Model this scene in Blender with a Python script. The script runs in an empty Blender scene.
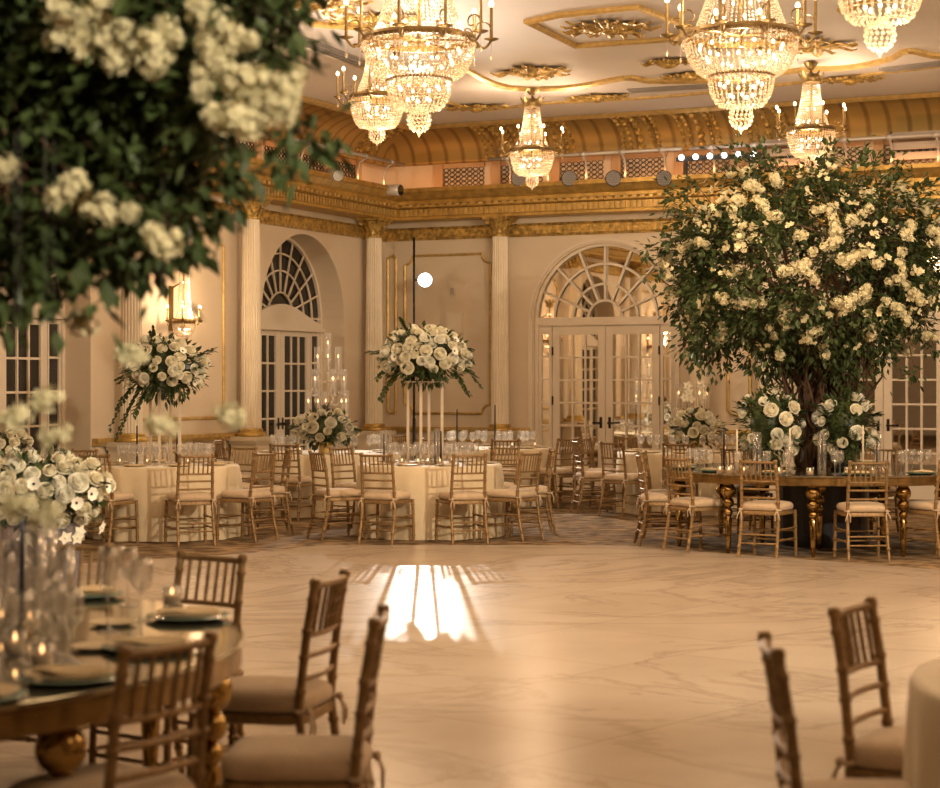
EXPOSURE = 0.32
import bpy, math, random
from mathutils import Vector, Matrix, Euler
PI = math.pi
R = math.radians
rnd = random.Random(7)
scene = bpy.context.scene
COL = scene.collection

# ------------------------------------------------------------------ camera numbers
CAMZ, F, PX, PY = 1.6, 1900.0, 470.0, 385.0
def at(x, y, d):
    return Vector(((x - PX) / F * d, d, CAMZ + (PY - y) / F * d))
def on(x, y, z):
    d = (CAMZ - z) * F / (y - PY)
    return at(x, y, d)

# ------------------------------------------------------------------ mesh builder
class MB:
    def __init__(s):
        s.v = []; s.f = []; s.m = []
    def add(s, vs, fs, mi=0):
        o = len(s.v)
        s.v.extend(vs)
        s.f.extend([tuple(i + o for i in f) for f in fs])
        s.m.extend([mi] * len(fs))
    def box(s, x0, x1, y0, y1, z0, z1, mi=0, tf=None):
        vs = [(x, y, z) for z in (z0, z1) for y in (y0, y1) for x in (x0, x1)]
        if tf: vs = [tuple(tf(*v)) for v in vs]
        s.add(vs, [(0, 2, 3, 1), (4, 5, 7, 6), (0, 1, 5, 4), (2, 6, 7, 3), (0, 4, 6, 2), (1, 3, 7, 5)], mi)
    def tube(s, pts, r, n=6, mi=0, cap=True, closed=False):
        pts = [Vector(p) for p in pts]
        k = len(pts)
        rs = r if isinstance(r, (list, tuple)) else [r] * k
        vs = []; up = None
        for i, p in enumerate(pts):
            if closed: t = pts[(i + 1) % k] - pts[i - 1]
            else: t = pts[min(i + 1, k - 1)] - pts[max(i - 1, 0)]
            if t.length < 1e-9: t = Vector((0, 0, 1))
            t.normalize()
            if up is None:
                up = Vector((0, 0, 1)) if abs(t.z) < .9 else Vector((0, 1, 0))
            a = t.cross(up)
            if a.length < 1e-4:
                up = Vector((1, 0, 0)); a = t.cross(up)
            a.normalize(); b = a.cross(t).normalized(); up = b
            for j in range(n):
                w = 2 * PI * (j + .5) / n
                vs.append(tuple(p + a * (math.cos(w) * rs[i]) + b * (math.sin(w) * rs[i])))
        fs = []
        for i in range(k if closed else k - 1):
            i2 = (i + 1) % k
            for j in range(n):
                j2 = (j + 1) % n
                fs.append((i * n + j, i * n + j2, i2 * n + j2, i2 * n + j))
        if cap and not closed:
            fs.append(tuple(range(n - 1, -1, -1)))
            fs.append(tuple((k - 1) * n + j for j in range(n)))
        s.add(vs, fs, mi)
    def lathe(s, prof, n=16, c=(0, 0, 0), mi=0, fn=None, cap=False):
        vs = []
        for (r, z) in prof:
            for j in range(n):
                w = 2 * PI * j / n
                rr = fn(r, z, w) if fn else r
                vs.append((c[0] + rr * math.cos(w), c[1] + rr * math.sin(w), c[2] + z))
        fs = []
        for i in range(len(prof) - 1):
            for j in range(n):
                j2 = (j + 1) % n
                fs.append((i * n + j, i * n + j2, (i + 1) * n + j2, (i + 1) * n + j))
        if cap:
            fs.append(tuple(range(n - 1, -1, -1)))
            fs.append(tuple((len(prof) - 1) * n + j for j in range(n)))
        s.add(vs, fs, mi)
    def ball(s, c, r, nu=8, nv=6, mi=0, sz=1.0):
        prof = []
        for i in range(nv + 1):
            a = -PI / 2 + PI * i / nv
            prof.append((max(r * math.cos(a), r * .02), r * sz * math.sin(a)))
        s.lathe(prof, nu, c, mi)
    def octa(s, c, r, h, mi=0):
        x, y, z = c
        s.add([(x + r, y, z), (x, y + r, z), (x - r, y, z), (x, y - r, z), (x, y, z + h), (x, y, z - h)],
              [(0, 1, 4), (1, 2, 4), (2, 3, 4), (3, 0, 4), (1, 0, 5), (2, 1, 5), (3, 2, 5), (0, 3, 5)], mi)
    def leaf(s, p, d, up, L, W, mi=0, dip=.18):
        p = Vector(p); d = Vector(d).normalized(); up = Vector(up)
        sd = d.cross(up)
        if sd.length < 1e-3: sd = d.cross(Vector((.3, .8, .5)))
        sd.normalize(); nn = sd.cross(d)
        m = p + d * L * .5 - nn * (W * dip)
        l = p + d * L * .45 + sd * W * .5
        r = p + d * L * .45 - sd * W * .5
        t = p + d * L - nn * (L * .1)
        s.add([tuple(p), tuple(l), tuple(t), tuple(r), tuple(m)], [(0, 4, 1), (1, 4, 2), (0, 3, 4), (3, 2, 4)], mi)
    def tri(s, polys, mi=0): pass
    def mesh(s, name, mats, smooth=False):
        me = bpy.data.meshes.new(name)
        me.from_pydata(s.v, [], s.f)
        if not isinstance(mats, (list, tuple)): mats = [mats]
        for m in mats: me.materials.append(m)
        if len(mats) > 1: me.polygons.foreach_set('material_index', s.m)
        if smooth: me.polygons.foreach_set('use_smooth', [True] * len(me.polygons))
        me.update()
        return me
    def build(s, name, mats, parent=None, smooth=False, loc=None, rz=0, label=None):
        return link(name, s.mesh(name, mats, smooth), parent, loc, rz, label)

def link(name, me, parent=None, loc=None, rz=0, label=None):
    o = bpy.data.objects.new(name, me)
    COL.objects.link(o)
    if parent is not None: o.parent = parent
    if loc is not None: o.location = loc
    if rz: o.rotation_euler = (0, 0, rz)
    if label: o['label'] = label
    return o
def tag(o, label, cat, group=None, kind=None):
    o['label'] = label; o['category'] = cat
    if group: o['group'] = group
    if kind: o['kind'] = kind
    return o
def thing(name, label, cat, loc=(0, 0, 0), rz=0, group=None):
    o = bpy.data.objects.new(name, None)
    o.empty_display_size = .1
    COL.objects.link(o)
    o.location = loc; o.rotation_euler = (0, 0, rz)
    return tag(o, label, cat, group)
def struct(o):
    o['kind'] = 'structure'
    return o
def autosmooth(me, ang=40):
    me.polygons.foreach_set('use_smooth', [True] * len(me.polygons))
    try: me.set_sharp_from_angle(angle=R(ang))
    except Exception: pass
    return me

# ------------------------------------------------------------------ materials
def new_mat(name):
    m = bpy.data.materials.new(name); m.use_nodes = True
    nt = m.node_tree
    return m, nt, nt.nodes['Principled BSDF']
def pmat(name, col, rough=.5, metal=0.0, noise=0.0, nscale=20.0, bump=0.0, bscale=60.0, spec=.5, sheen=0, trans=0, vary=0.0):
    m, nt, b = new_mat(name)
    b.inputs['Base Color'].default_value = (*col, 1)
    b.inputs['Roughness'].default_value = rough
    b.inputs['Metallic'].default_value = metal
    b.inputs['Specular IOR Level'].default_value = spec
    if sheen: b.inputs['Sheen Weight'].default_value = sheen
    if trans: b.inputs['Transmission Weight'].default_value = trans
    tc = nt.nodes.new('ShaderNodeTexCoord')
    last = None
    if noise:
        n = nt.nodes.new('ShaderNodeTexNoise'); n.inputs['Scale'].default_value = nscale; n.inputs['Detail'].default_value = 4
        nt.links.new(tc.outputs['Object'], n.inputs['Vector'])
        r = nt.nodes.new('ShaderNodeValToRGB')
        r.color_ramp.elements[0].color = (*[c * (1 - noise) for c in col], 1)
        r.color_ramp.elements[1].color = (*[min(1, c * (1 + noise)) for c in col], 1)
        r.color_ramp.elements[0].position = .3; r.color_ramp.elements[1].position = .7
        nt.links.new(n.outputs['Fac'], r.inputs['Fac'])
        last = r.outputs['Color']
    if vary:
        oi = nt.nodes.new('ShaderNodeObjectInfo')
        hs = nt.nodes.new('ShaderNodeHueSaturation')
        mr = nt.nodes.new('ShaderNodeMapRange')
        mr.inputs['To Min'].default_value = 1 - vary; mr.inputs['To Max'].default_value = 1 + vary
        nt.links.new(oi.outputs['Random'], mr.inputs['Value'])
        nt.links.new(mr.outputs['Result'], hs.inputs['Value'])
        if last: nt.links.new(last, hs.inputs['Color'])
        else: hs.inputs['Color'].default_value = (*col, 1)
        last = hs.outputs['Color']
    if last: nt.links.new(last, b.inputs['Base Color'])
    if bump:
        n2 = nt.nodes.new('ShaderNodeTexNoise'); n2.inputs['Scale'].default_value = bscale; n2.inputs['Detail'].default_value = 3
        nt.links.new(tc.outputs['Object'], n2.inputs['Vector'])
        bp = nt.nodes.new('ShaderNodeBump'); bp.inputs['Strength'].default_value = bump; bp.inputs['Distance'].default_value = .02
        nt.links.new(n2.outputs['Fac'], bp.inputs['Height'])
        nt.links.new(bp.outputs['Normal'], b.inputs['Normal'])
    return m
def emat(name, col, strength):
    m, nt, b = new_mat(name)
    nt.nodes.remove(b)
    e = nt.nodes.new('ShaderNodeEmission'); e.inputs['Color'].default_value = (*col, 1); e.inputs['Strength'].default_value = strength
    nt.links.new(e.outputs[0], nt.nodes['Material Output'].inputs['Surface'])
    m.cycles.emission_sampling = 'NONE'
    return m
def glassy(name, transp, gloss, rough, body=0.0, bodycol=(1, 1, 1), tint=(1, 1, 1)):
    """clear glass / acrylic / crystal: see-through, mirror-like at the rim, a little milky body"""
    m, nt, b = new_mat(name); nt.nodes.remove(b)
    t = nt.nodes.new('ShaderNodeBsdfTransparent'); t.inputs['Color'].default_value = (*tint, 1)
    g = nt.nodes.new('ShaderNodeBsdfGlossy'); g.inputs['Roughness'].default_value = rough
    lw = nt.nodes.new('ShaderNodeLayerWeight'); lw.inputs['Blend'].default_value = .35
    mr = nt.nodes.new('ShaderNodeMapRange'); mr.inputs['To Min'].default_value = gloss; mr.inputs['To Max'].default_value = min(1, gloss + .55)
    nt.links.new(lw.outputs['Facing'], mr.inputs['Value'])
    mx = nt.nodes.new('ShaderNodeMixShader')
    nt.links.new(mr.outputs['Result'], mx.inputs['Fac'])
    nt.links.new(t.outputs[0], mx.inputs[1]); nt.links.new(g.outputs[0], mx.inputs[2])
    out = mx
    if body:
        d = nt.nodes.new('ShaderNodeBsdfTranslucent'); d.inputs['Color'].default_value = (*bodycol, 1)
        d2 = nt.nodes.new('ShaderNodeBsdfDiffuse'); d2.inputs['Color'].default_value = (*bodycol, 1)
        ma = nt.nodes.new('ShaderNodeMixShader'); ma.inputs['Fac'].default_value = .5
        nt.links.new(d.outputs[0], ma.inputs[1]); nt.links.new(d2.outputs[0], ma.inputs[2])
        m2 = nt.nodes.new('ShaderNodeMixShader'); m2.inputs['Fac'].default_value = body
        nt.links.new(mx.outputs[0], m2.inputs[1]); nt.links.new(ma.outputs[0], m2.inputs[2])
        out = m2
    nt.links.new(out.outputs[0], nt.nodes['Material Output'].inputs['Surface'])
    return m

M = {}
M['wall'] = pmat('cream_plaster', (.72, .60, .46), .55, noise=.03, nscale=2)
M['wall2'] = pmat('cream_paint', (.76, .65, .50), .45)
M['column'] = pmat('pale_column_paint', (.80, .70, .55), .35, noise=.05, nscale=5)
M['ceil'] = pmat('ceiling_paint', (.84, .77, .73), .6, noise=.04, nscale=1)
M['gold'] = pmat('gilding', (.56, .37, .11), .38, .6, noise=.25, nscale=9, bump=.3, bscale=40)
M['goldlight'] = pmat('pale_gilding', (.62, .43, .16), .42, .45, noise=.2, nscale=12)
M['relief'] = pmat('gilded_relief', (.54, .36, .11), .36, .55, noise=.55, nscale=16, bump=1.0, bscale=22)
M['brass'] = pmat('brass', (.24, .165, .065), .36, .8, noise=.2, nscale=30)
M['attic'] = pmat('gold_brown_paint', (.50, .33, .19), .5)
M['door'] = pmat('door_paint', (.76, .66, .54), .4)
M['nightglass'] = pmat('night_window_glass', (.02, .018, .016), .08, spec=.6)
M['mirror'] = pmat('mirror_glass', (.86, .80, .70), .02, 1.0)
M['darkmetal'] = pmat('dark_bronze', (.03, .022, .016), .4, .5)
M['black'] = pmat('black_metal', (.015, .015, .016), .45)
M['whitemetal'] = pmat('white_truss_paint', (.62, .56, .50), .4, .2)
M['slot'] = pmat('grey_air_slot', (.30, .27, .25), .7)
M['chairgold'] = pmat('chair_gold_paint', (.27, .165, .068), .5, .3, noise=.25, nscale=40, vary=.1)
M['cushion'] = pmat('ivory_cushion_cloth', (.57, .435, .295), .85, noise=.06, nscale=30, bump=.15, bscale=90, sheen=.2)
M['cloth'] = pmat('champagne_tablecloth', (.74, .62, .43), .6, noise=.04, nscale=8, sheen=.3)
M['wood'] = pmat('table_wood', (.25, .15, .08), .6)
M['sphere'] = pmat('polished_gold', (.40, .26, .09), .1, 1.0, noise=.15, nscale=6)
M['apron'] = pmat('gold_leaf_apron', (.30, .19, .07), .3, .85, noise=.35, nscale=14)
M['tabletop'] = pmat('antique_mirror_top', (.42, .40, .30), .07, .85, noise=.18, nscale=3)
M['charger'] = pmat('teal_glass_charger', (.22, .34, .27), .12, noise=.1, nscale=5)
M['plate'] = pmat('ivory_plate', (.74, .60, .38), .25)
M['napkin'] = pmat('champagne_napkin', (.74, .58, .34), .7, bump=.2, bscale=40)
M['petal'] = pmat('ivory_petal', (.88, .83, .66), .6, vary=.06, sheen=.2)
M['petal2'] = pmat('white_petal', (.9, .88, .76), .6, vary=.05)
M['blossom'] = pmat('cream_blossom', (.70, .64, .41), .65, vary=.12)
M['heart'] = pmat('dark_flower_heart', (.05, .02, .03), .8)
M['leaf'] = pmat('dark_leaf', (.050, .075, .024), .5, noise=.45, nscale=3, spec=.35)
M['leaf2'] = pmat('mid_leaf', (.06, .095, .035), .5, noise=.4, nscale=4)
M['bark'] = pmat('brown_bark', (.10, .055, .03), .85, noise=.4, nscale=12, bump=.6, bscale=30)
M['taper'] = pmat('navy_wax', (.012, .013, .024), .35)
M['ivorytaper'] = pmat('ivory_wax', (.72, .62, .48), .45)
M['wax'] = pmat('candle_wax', (.8, .55, .32), .5)
M['base'] = pmat('tree_base_black', (.012, .014, .022), .3)
M['flame'] = emat('candle_flame', (1.0, .5, .19), 4.5)
M['bulb'] = emat('warm_bulb', (1.0, .66, .36), 9)
M['coolbulb'] = emat('white_led', (1.0, .93, .9), 6)
M['spotface'] = emat('spotlight_face', (1.0, .97, .88), 6)
M['glass'] = glassy('clear_glass', 0, .07, .03, .075, (1, .95, .88))
M['glassnear'] = glassy('clear_goblet_glass', 0, .10, .02, .02, (1, .95, .88))
M['acrylic'] = glassy('clear_acrylic', 0, .08, .08, .88, (.9, .8, .66))
M['ribbed'] = glassy('ribbed_acrylic', 0, .12, .15, .22, (.45, .45, .55), (.75, .76, .85))
M['crystal'] = glassy('cut_crystal', 0, .2, .1, .36, (1, .86, .70), (1, .97, .92))
M['thread'] = glassy('clear_thread', 0, .05, .2, .1)
M['parface'] = pmat('lamp_mesh_face', (.13, .12, .12), .35, .2); M['silver'] = pmat('silver_bead', (.7, .68, .66), .25, .5)
M['lens'] = pmat('black_lens', (.008, .008, .01), .1)
M['greyled'] = pmat('grey_led_bar', (.42, .37, .33), .5)

def floor_mat():
    m, nt, b = new_mat('polished_marble_floor')
    tc = nt.nodes.new('ShaderNodeTexCoord')
    mp = nt.nodes.new('ShaderNodeMapping'); mp.inputs['Rotation'].default_value = (0, 0, R(-50))
    nt.links.new(tc.outputs['Object'], mp.inputs['Vector'])
    br = nt.nodes.new('ShaderNodeTexBrick')
    br.offset = 0.5; br.inputs['Scale'].default_value = 1.0
    br.inputs['Brick Width'].default_value = 1.25; br.inputs['Row Height'].default_value = 1.25
    br.inputs['Mortar Size'].default_value = .004
    br.inputs['Color1'].default_value = (.53, .435, .345, 1); br.inputs['Color2'].default_value = (.495, .405, .32, 1)
    br.inputs['Mortar'].default_value = (.33, .25, .18, 1)
    nt.links.new(mp.outputs[0], br.inputs['Vector'])
    ns = nt.nodes.new('ShaderNodeTexNoise'); ns.inputs['Scale'].default_value = .3; ns.inputs['Detail'].default_value = 7; ns.inputs['Roughness'].default_value = .62; ns.inputs['Distortion'].default_value = 1.6
    mp2 = nt.nodes.new('ShaderNodeMapping'); mp2.inputs['Scale'].default_value = (.9, 1.25, 1); mp2.inputs['Rotation'].default_value = (0, 0, R(28))
    nt.links.new(tc.outputs['Object'], mp2.inputs['Vector']); nt.links.new(mp2.outputs[0], ns.inputs['Vector'])
    rp = nt.nodes.new('ShaderNodeValToRGB')
    e = rp.color_ramp.elements
    e[0].position = .475; e[0].color = (1, 1, 1, 1)
    e[1].position = .525; e[1].color = (1, 1, 1, 1)
    k = rp.color_ramp.elements.new(.5); k.color = (.70, .67, .65, 1)
    nt.links.new(ns.outputs['Fac'], rp.inputs['Fac'])
    n3 = nt.nodes.new('ShaderNodeTexNoise'); n3.inputs['Scale'].default_value = 1.3; n3.inputs['Detail'].default_value = 3
    nt.links.new(tc.outputs['Object'], n3.inputs['Vector'])
    r3 = nt.nodes.new('ShaderNodeValToRGB')
    r3.color_ramp.elements[0].color = (.88, .87, .86, 1); r3.color_ramp.elements[1].color = (1, 1, 1, 1)
    r3.color_ramp.elements[0].position = .35; r3.color_ramp.elements[1].position = .65
    nt.links.new(n3.outputs['Fac'], r3.inputs['Fac'])
    x = nt.nodes.new('ShaderNodeMix'); x.data_type = 'RGBA'; x.blend_type = 'MULTIPLY'; x.inputs[0].default_value = .7
    nt.links.new(br.outputs['Color'], x.inputs[6]); nt.links.new(rp.outputs['Color'], x.inputs[7])
    y = nt.nodes.new('ShaderNodeMix'); y.data_type = 'RGBA'; y.blend_type = 'MULTIPLY'; y.inputs[0].default_value = 1
    nt.links.new(x.outputs[2], y.inputs[6]); nt.links.new(r3.outputs['Color'], y.inputs[7])
    nt.links.new(y.outputs[2], b.inputs['Base Color'])
    b.inputs['Roughness'].default_value = .25
    b.inputs['Specular IOR Level'].default_value = .3
    return m
def carpet_mat():
    m, nt, b = new_mat('patterned_carpet')
    tc = nt.nodes.new('ShaderNodeTexCoord')
    v = nt.nodes.new('ShaderNodeTexVoronoi'); v.inputs['Scale'].default_value = 1.6; v.feature = 'DISTANCE_TO_EDGE'
    n = nt.nodes.new('ShaderNodeTexNoise'); n.inputs['Scale'].default_value = 5; n.inputs['Detail'].default_value = 5
    nt.links.new(tc.outputs['Object'], n.inputs['Vector']); nt.links.new(tc.outputs['Object'], v.inputs['Vector'])
    r1 = nt.nodes.new('ShaderNodeValToRGB')
    r1.color_ramp.elements[0].color = (.115, .075, .042, 1); r1.color_ramp.elements[1].color = (.29, .21, .13, 1)
    r1.color_ramp.elements[0].position = .38; r1.color_ramp.elements[1].position = .62
    nt.links.new(n.outputs['Fac'], r1.inputs['Fac'])
    r2 = nt.nodes.new('ShaderNodeValToRGB'); r2.color_ramp.elements[0].color = (1.3, 1.2, 1.05, 1); r2.color_ramp.elements[1].color = (1, 1, 1, 1); r2.color_ramp.elements[1].position = .08
    nt.links.new(v.outputs['Distance'], r2.inputs['Fac'])
    x = nt.nodes.new('ShaderNodeMix'); x.data_type = 'RGBA'; x.blend_type = 'MULTIPLY'; x.inputs[0].default_value = 1
    nt.links.new(r1.outputs['Color'], x.inputs[6]); nt.links.new(r2.outputs['Color'], x.inputs[7])
    nt.links.new(x.outputs[2], b.inputs['Base Color'])
    b.inputs['Roughness'].default_value = .95; b.inputs['Specular IOR Level'].default_value = .1
    return m
def cove_mat(name, rot):
    m, nt, b = new_mat(name)
    tc = nt.nodes.new('ShaderNodeTexCoord')
    mp = nt.nodes.new('ShaderNodeMapping'); mp.inputs['Rotation'].default_value = (0, 0, rot)
    nt.links.new(tc.outputs['Object'], mp.inputs['Vector'])
    w = nt.nodes.new('ShaderNodeTexWave'); w.bands_direction = 'X'; w.inputs['Scale'].default_value = 1.1; w.inputs['Distortion'].default_value = .4
    nt.links.new(mp.outputs[0], w.inputs['Vector'])
    r = nt.nodes.new('ShaderNodeValToRGB')
    r.color_ramp.elements[0].color = (.22, .14, .045, 1); r.color_ramp.elements[0].position = .0
    r.color_ramp.elements[1].color = (.40, .27, .09, 1); r.color_ramp.elements[1].position = .25
    nt.links.new(w.outputs['Fac'], r.inputs['Fac'])
    nt.links.new(r.outputs['Color'], b.inputs['Base Color'])
    b.inputs['Roughness'].default_value = .42; b.inputs['Metallic'].default_value = .35
    return m
M['marble'] = floor_mat(); M['carpet'] = carpet_mat()
M['cove_back'] = cove_mat('gold_cove_back', 0); M['cove_left'] = cove_mat('gold_cove_left', R(90))

# ------------------------------------------------------------------ room frame
A = R(25.0)
C0 = Vector((-1.342, 30.0, 0))
UB = Vector((math.cos(A), -math.sin(A), 0)); NB = Vector((-math.sin(A), -math.cos(A), 0))
def W(tx, ty, z=0.0):
    """room coordinates (along the back wall, along the left wall from the corner, height) -> world"""
    return C0 + UB * tx + NB * ty + Vector((0, 0, z))
ROOMROT = -A
def room(o):
    o.location = C0; o.rotation_euler = (0, 0, ROOMROT)
    return o
back = lambda s, o, z: (s, -o, z)      # local coordinates, s along the wall, o out into the room
left = lambda s, o, z: (o, -s, z)
LX, LY, H = 22.0, 34.0, 5.52
ZS = 2.6                               # springing of the arches

def wall_mesh(tf, s0, s1, ztop, ops, depth):
    mb = MB(); cur = s0
    def q(a, b, z0, z1, o=0):
        mb.add([tf(a, o, z0), tf(b, o, z0), tf(b, o, z1), tf(a, o, z1)], [(0, 1, 2, 3)])
    for (c, r) in sorted(ops):
        q(cur, c - r, 0, ztop)
        n = 28; pts = [(c - r, 0.0)]
        for i in range(n + 1):
            w = PI - PI * i / n
            pts.append((c + r * math.cos(w), ZS + r * math.sin(w)))
        pts.append((c + r, 0.0))
        for (a, za), (b, zb) in zip(pts[1:-2], pts[2:-1]):
            mb.add([tf(a, 0, za), tf(b, 0, zb), tf(b, 0, ztop), tf(a, 0, ztop)], [(0, 1, 2, 3)])
        for (a, za), (b, zb) in zip(pts[:-1], pts[1:]):
            mb.add([tf(a, 0, za), tf(b, 0, zb), tf(b, -depth, zb), tf(a, -depth, za)], [(0, 1, 2, 3)])
        cur = c + r
    q(cur, s1, 0, ztop)
    return mb

LDOOR = [2.53, 8.9, 15.1, 21.3]; LCOL = [.84, 4.42, 7.21, 10.6, 13.4, 16.8, 19.6, 23.0]; LSCON = [6.0, 12.0, 18.2]
BDOOR = [3.68, 7.86, 13.2]; BCOL = [2.1, 5.27, 6.28, 9.45, 11.6, 14.8]
RB, RL = 1.13, 1.2
room(struct(wall_mesh(back, 0, LX, H, [(c, RB) for c in BDOOR], .10).build('wall_back', M['wall'])))
room(struct(wall_mesh(left, 0, LY, H, [(c, RL) for c in LDOOR], .42).build('wall_left', M['wall'])))
mb = MB(); mb.box(LX, LX + .2, -LY, 0, 0, H); room(struct(mb.build('wall_right', M['wall'])))
mb = MB(); mb.box(0, LX, -LY - .2, -LY, 0, H); room(struct(mb.build('wall_rear', M['wall'])))
mb = MB(); mb.box(-.6, LX + .2, -LY - .2, .3, -.15, 0); room(struct(mb.build('floor', M['carpet'])))
mb = MB(); mb.box(-.6, LX + .2, -LY - .2, .3, H, H + .15); room(struct(mb.build('ceiling', M['ceil'])))
# dance floor, lying on the carpet
edge = [(-260, 600), (60, 566), (253, 554), (318, 546.5), (604, 546), (690, 552), (940, 571), (1150, 592)]
pts = [on(x, y, 0) for x, y in edge] + [Vector((9.0, 3.0, 0)), Vector((8, -3, 0)), Vector((-7, -3, 0)), Vector((-7.5, 4, 0))]
mb = MB(); n = len(pts)
mb.add([(p.x, p.y, .012) for p in pts] + [(p.x, p.y, .0) for p in pts],
       [tuple(range(n))] + [(i, (i + 1) % n, n + (i + 1) % n, n + i) for i in range(n)])
o = mb.build('dance_floor', M['marble']); struct(o)

# ------------------------------------------------------------------ entablature, attic and cove
def sweep(mb, prof, tf, s0, s1, mitre=True, mi=0):
    vs = []
    for (o, z) in prof: vs.append(tf(o if mitre else s0, o, z)); vs.append(tf(s1, o, z))
    mb.add(vs, [(2 * i, 2 * i + 1, 2 * i + 3, 2 * i + 2) for i in range(len(prof) - 1)], mi)
ent = [(0, 4.15), (.42, 4.15), (.42, 4.19), (.40, 4.20), (.40, 4.31), (.46, 4.33), (.46, 4.36), (.50, 4.38), (.50, 4.43), (.56, 4.46), (.62, 4.53), (.66, 4.55), (.66, 4.61), (0, 4.61)]
for k, (tf, L) in enumerate(((back, LX), (left, LY))):
    mb = MB(); sweep(mb, ent, tf, 0, L)
    o = mb.build('trim_%d' % (k + 1), M['gold']); room(struct(o))
    d = MB(); s = .48
    while s < (12 if k == 0 else 16):
        d.box(s, s + .05, .40, .425, 4.205, 4.305, tf=tf); s += .085
    s = .55
    while s < (12 if k == 0 else 16):
        d.box(s, s + .07, .46, .505, 4.335, 4.375, tf=tf); s += .13
    d.build('dentil_band', M['goldlight'], o)
    mb = MB(); sweep(mb, [(0.0, 3.86), (.03, 3.86), (.045, 3.89), (.025, 3.90), (.025, 4.02), (.045, 4.03), (.03, 4.06), (0, 4.06)], tf, 0, L)
    room(struct(mb.build('trim_%d' % (k + 3), M['relief'])))
    # attic pilasters and lattice panels above the cornice
    mb = MB(); s = .9
    g = MB()
    while s < (12 if k == 0 else 14):
        mb.box(s, s + .14, 0, .07, 4.61, 5.03, tf=tf)
        mb.box(s + .14, s + .84, 0, .04, 4.61, 4.68, tf=tf)
        mb.box(s + .14, s + .84, 0, .04, 4.96, 5.03, tf=tf)
        for i in range(7):
            for j in range(4):
                cx, cz = s + .19 + i * .1, 4.72 + j * .07
                g.tube([tf(cx + .045 * math.cos(w), .03, cz + .032 * math.sin(w)) for w in [2 * PI * q / 6 for q in range(6)]], .008, 4, closed=True)
        s += .98
    o = room(struct(mb.build('trim_%d' % (k + 5), M['attic'])))
    g.build('bronze_lattice', M['darkmetal'], o)
    # cove
    prof = [(.02, 5.03), (.10, 5.03), (.12, 5.06)]
    for i in range(9):
        w = PI / 2 * i / 8
        prof.append((.12 + .73 * (1 - math.cos(w)), 5.07 + (H - 5.07) * math.sin(w)))
    mb = MB(); sweep(mb, prof, tf, 0, L)
    o = room(struct(mb.build('trim_%d' % (k + 7), M['cove_back' if k == 0 else 'cove_left'], smooth=True)))
    mb = MB(); sweep(mb, [(.83, H - .005), (.83, H - .05), (.9, H - .06), (.95, H - .03), (.98, H - .005)], tf, .9, L)
    mb.build('cove_moulding', M['goldlight'], o)
    # ornamental scroll bands on the cove
    mb = MB()
    for c in ([2.1, 3.0, 4.35, 5.27, 6.28, 9.45] if k == 0 else [.95, 4.42, 7.21, 10.6]):
        for e in (-.22, .22):
            for i in range(9):
                w = PI / 2 * (i + .5) / 9
                oo = .12 + .73 * (1 - math.cos(w)) + .012; zz = 5.07 + (H - 5.07) * math.sin(w) - .012
                for q in (-1, 1):
                    ctr = tf(c + e + q * .05, oo, zz)
                    mb.ball(ctr, .035, 6, 4)
        for i in range(6):
            w = PI / 2 * (i + .5) / 6
            oo = .12 + .73 * (1 - math.cos(w)) + .012; zz = 5.07 + (H - 5.07) * math.sin(w) - .012
            mb.ball(tf(c, oo, zz), .06, 6, 4)
    mb.build('scroll_relief', M['relief'], o)

# blocks of the entablature over the columns come with the columns; dado rail
def rail(tf, spans, n):
    mb = MB()
    for a, b in spans:
        mb.box(a, b, 0, .05, .86, .90, tf=tf); mb.box(a, b, 0, .09, .90, .95, tf=tf)
        mb.box(a, b, 0, .03, 0, .16, tf=tf)
        mb.box(a + .15, b - .15, 0, .015, .72, .75, tf=tf); mb.box(a + .15, b - .15, 0, .015, .25, .28, tf=tf)
    room(struct(mb.build('trim_%d' % n, M['goldlight'])))
rail(back, [(0.05, 2.5), (4.85, 6.7), (9.05, 12.0), (14.4, LX)], 9)
rail(left, [(0.1, 1.3), (3.75, 7.68), (10.12, 13.88), (16.32, 20.08), (22.52, LY)], 10)
def panel(tf, a, b, z0, z1, n, r=.14):
    mb = MB(); p = []
    for (cx, cz, st) in ((a, z0, 0), (b, z0, 1), (b, z1, 2), (a, z1, 3)):
        arc = []
        for i in range(6):
            w = PI / 2 * i / 5 + st * PI / 2
            arc.append((cx + r * math.cos(w), cz + r * math.sin(w)))
        arc.reverse()
        p += arc
    mb.tube([tf(x, .012, z) for x, z in p], .022, 6, closed=True)
    room(struct(mb.build('trim_%d' % n, M['goldlight'])))
panel(back, .36, 1.83, 1.16, 3.62, 11); panel(left, 4.74, 6.88, 1.16, 3.62, 12)
panel(left, 10.95, 13.05, 1.16, 3.62, 13); panel(left, 17.15, 19.25, 1.16, 3.62, 14)
panel(back, 5.62, 5.95, 1.16, 3.62, 15, .06); panel(back, 9.8, 11.25, 1.16, 3.62, 16)
panel(back, .06, .2, 1.16, 3.62, 17, .03)

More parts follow.
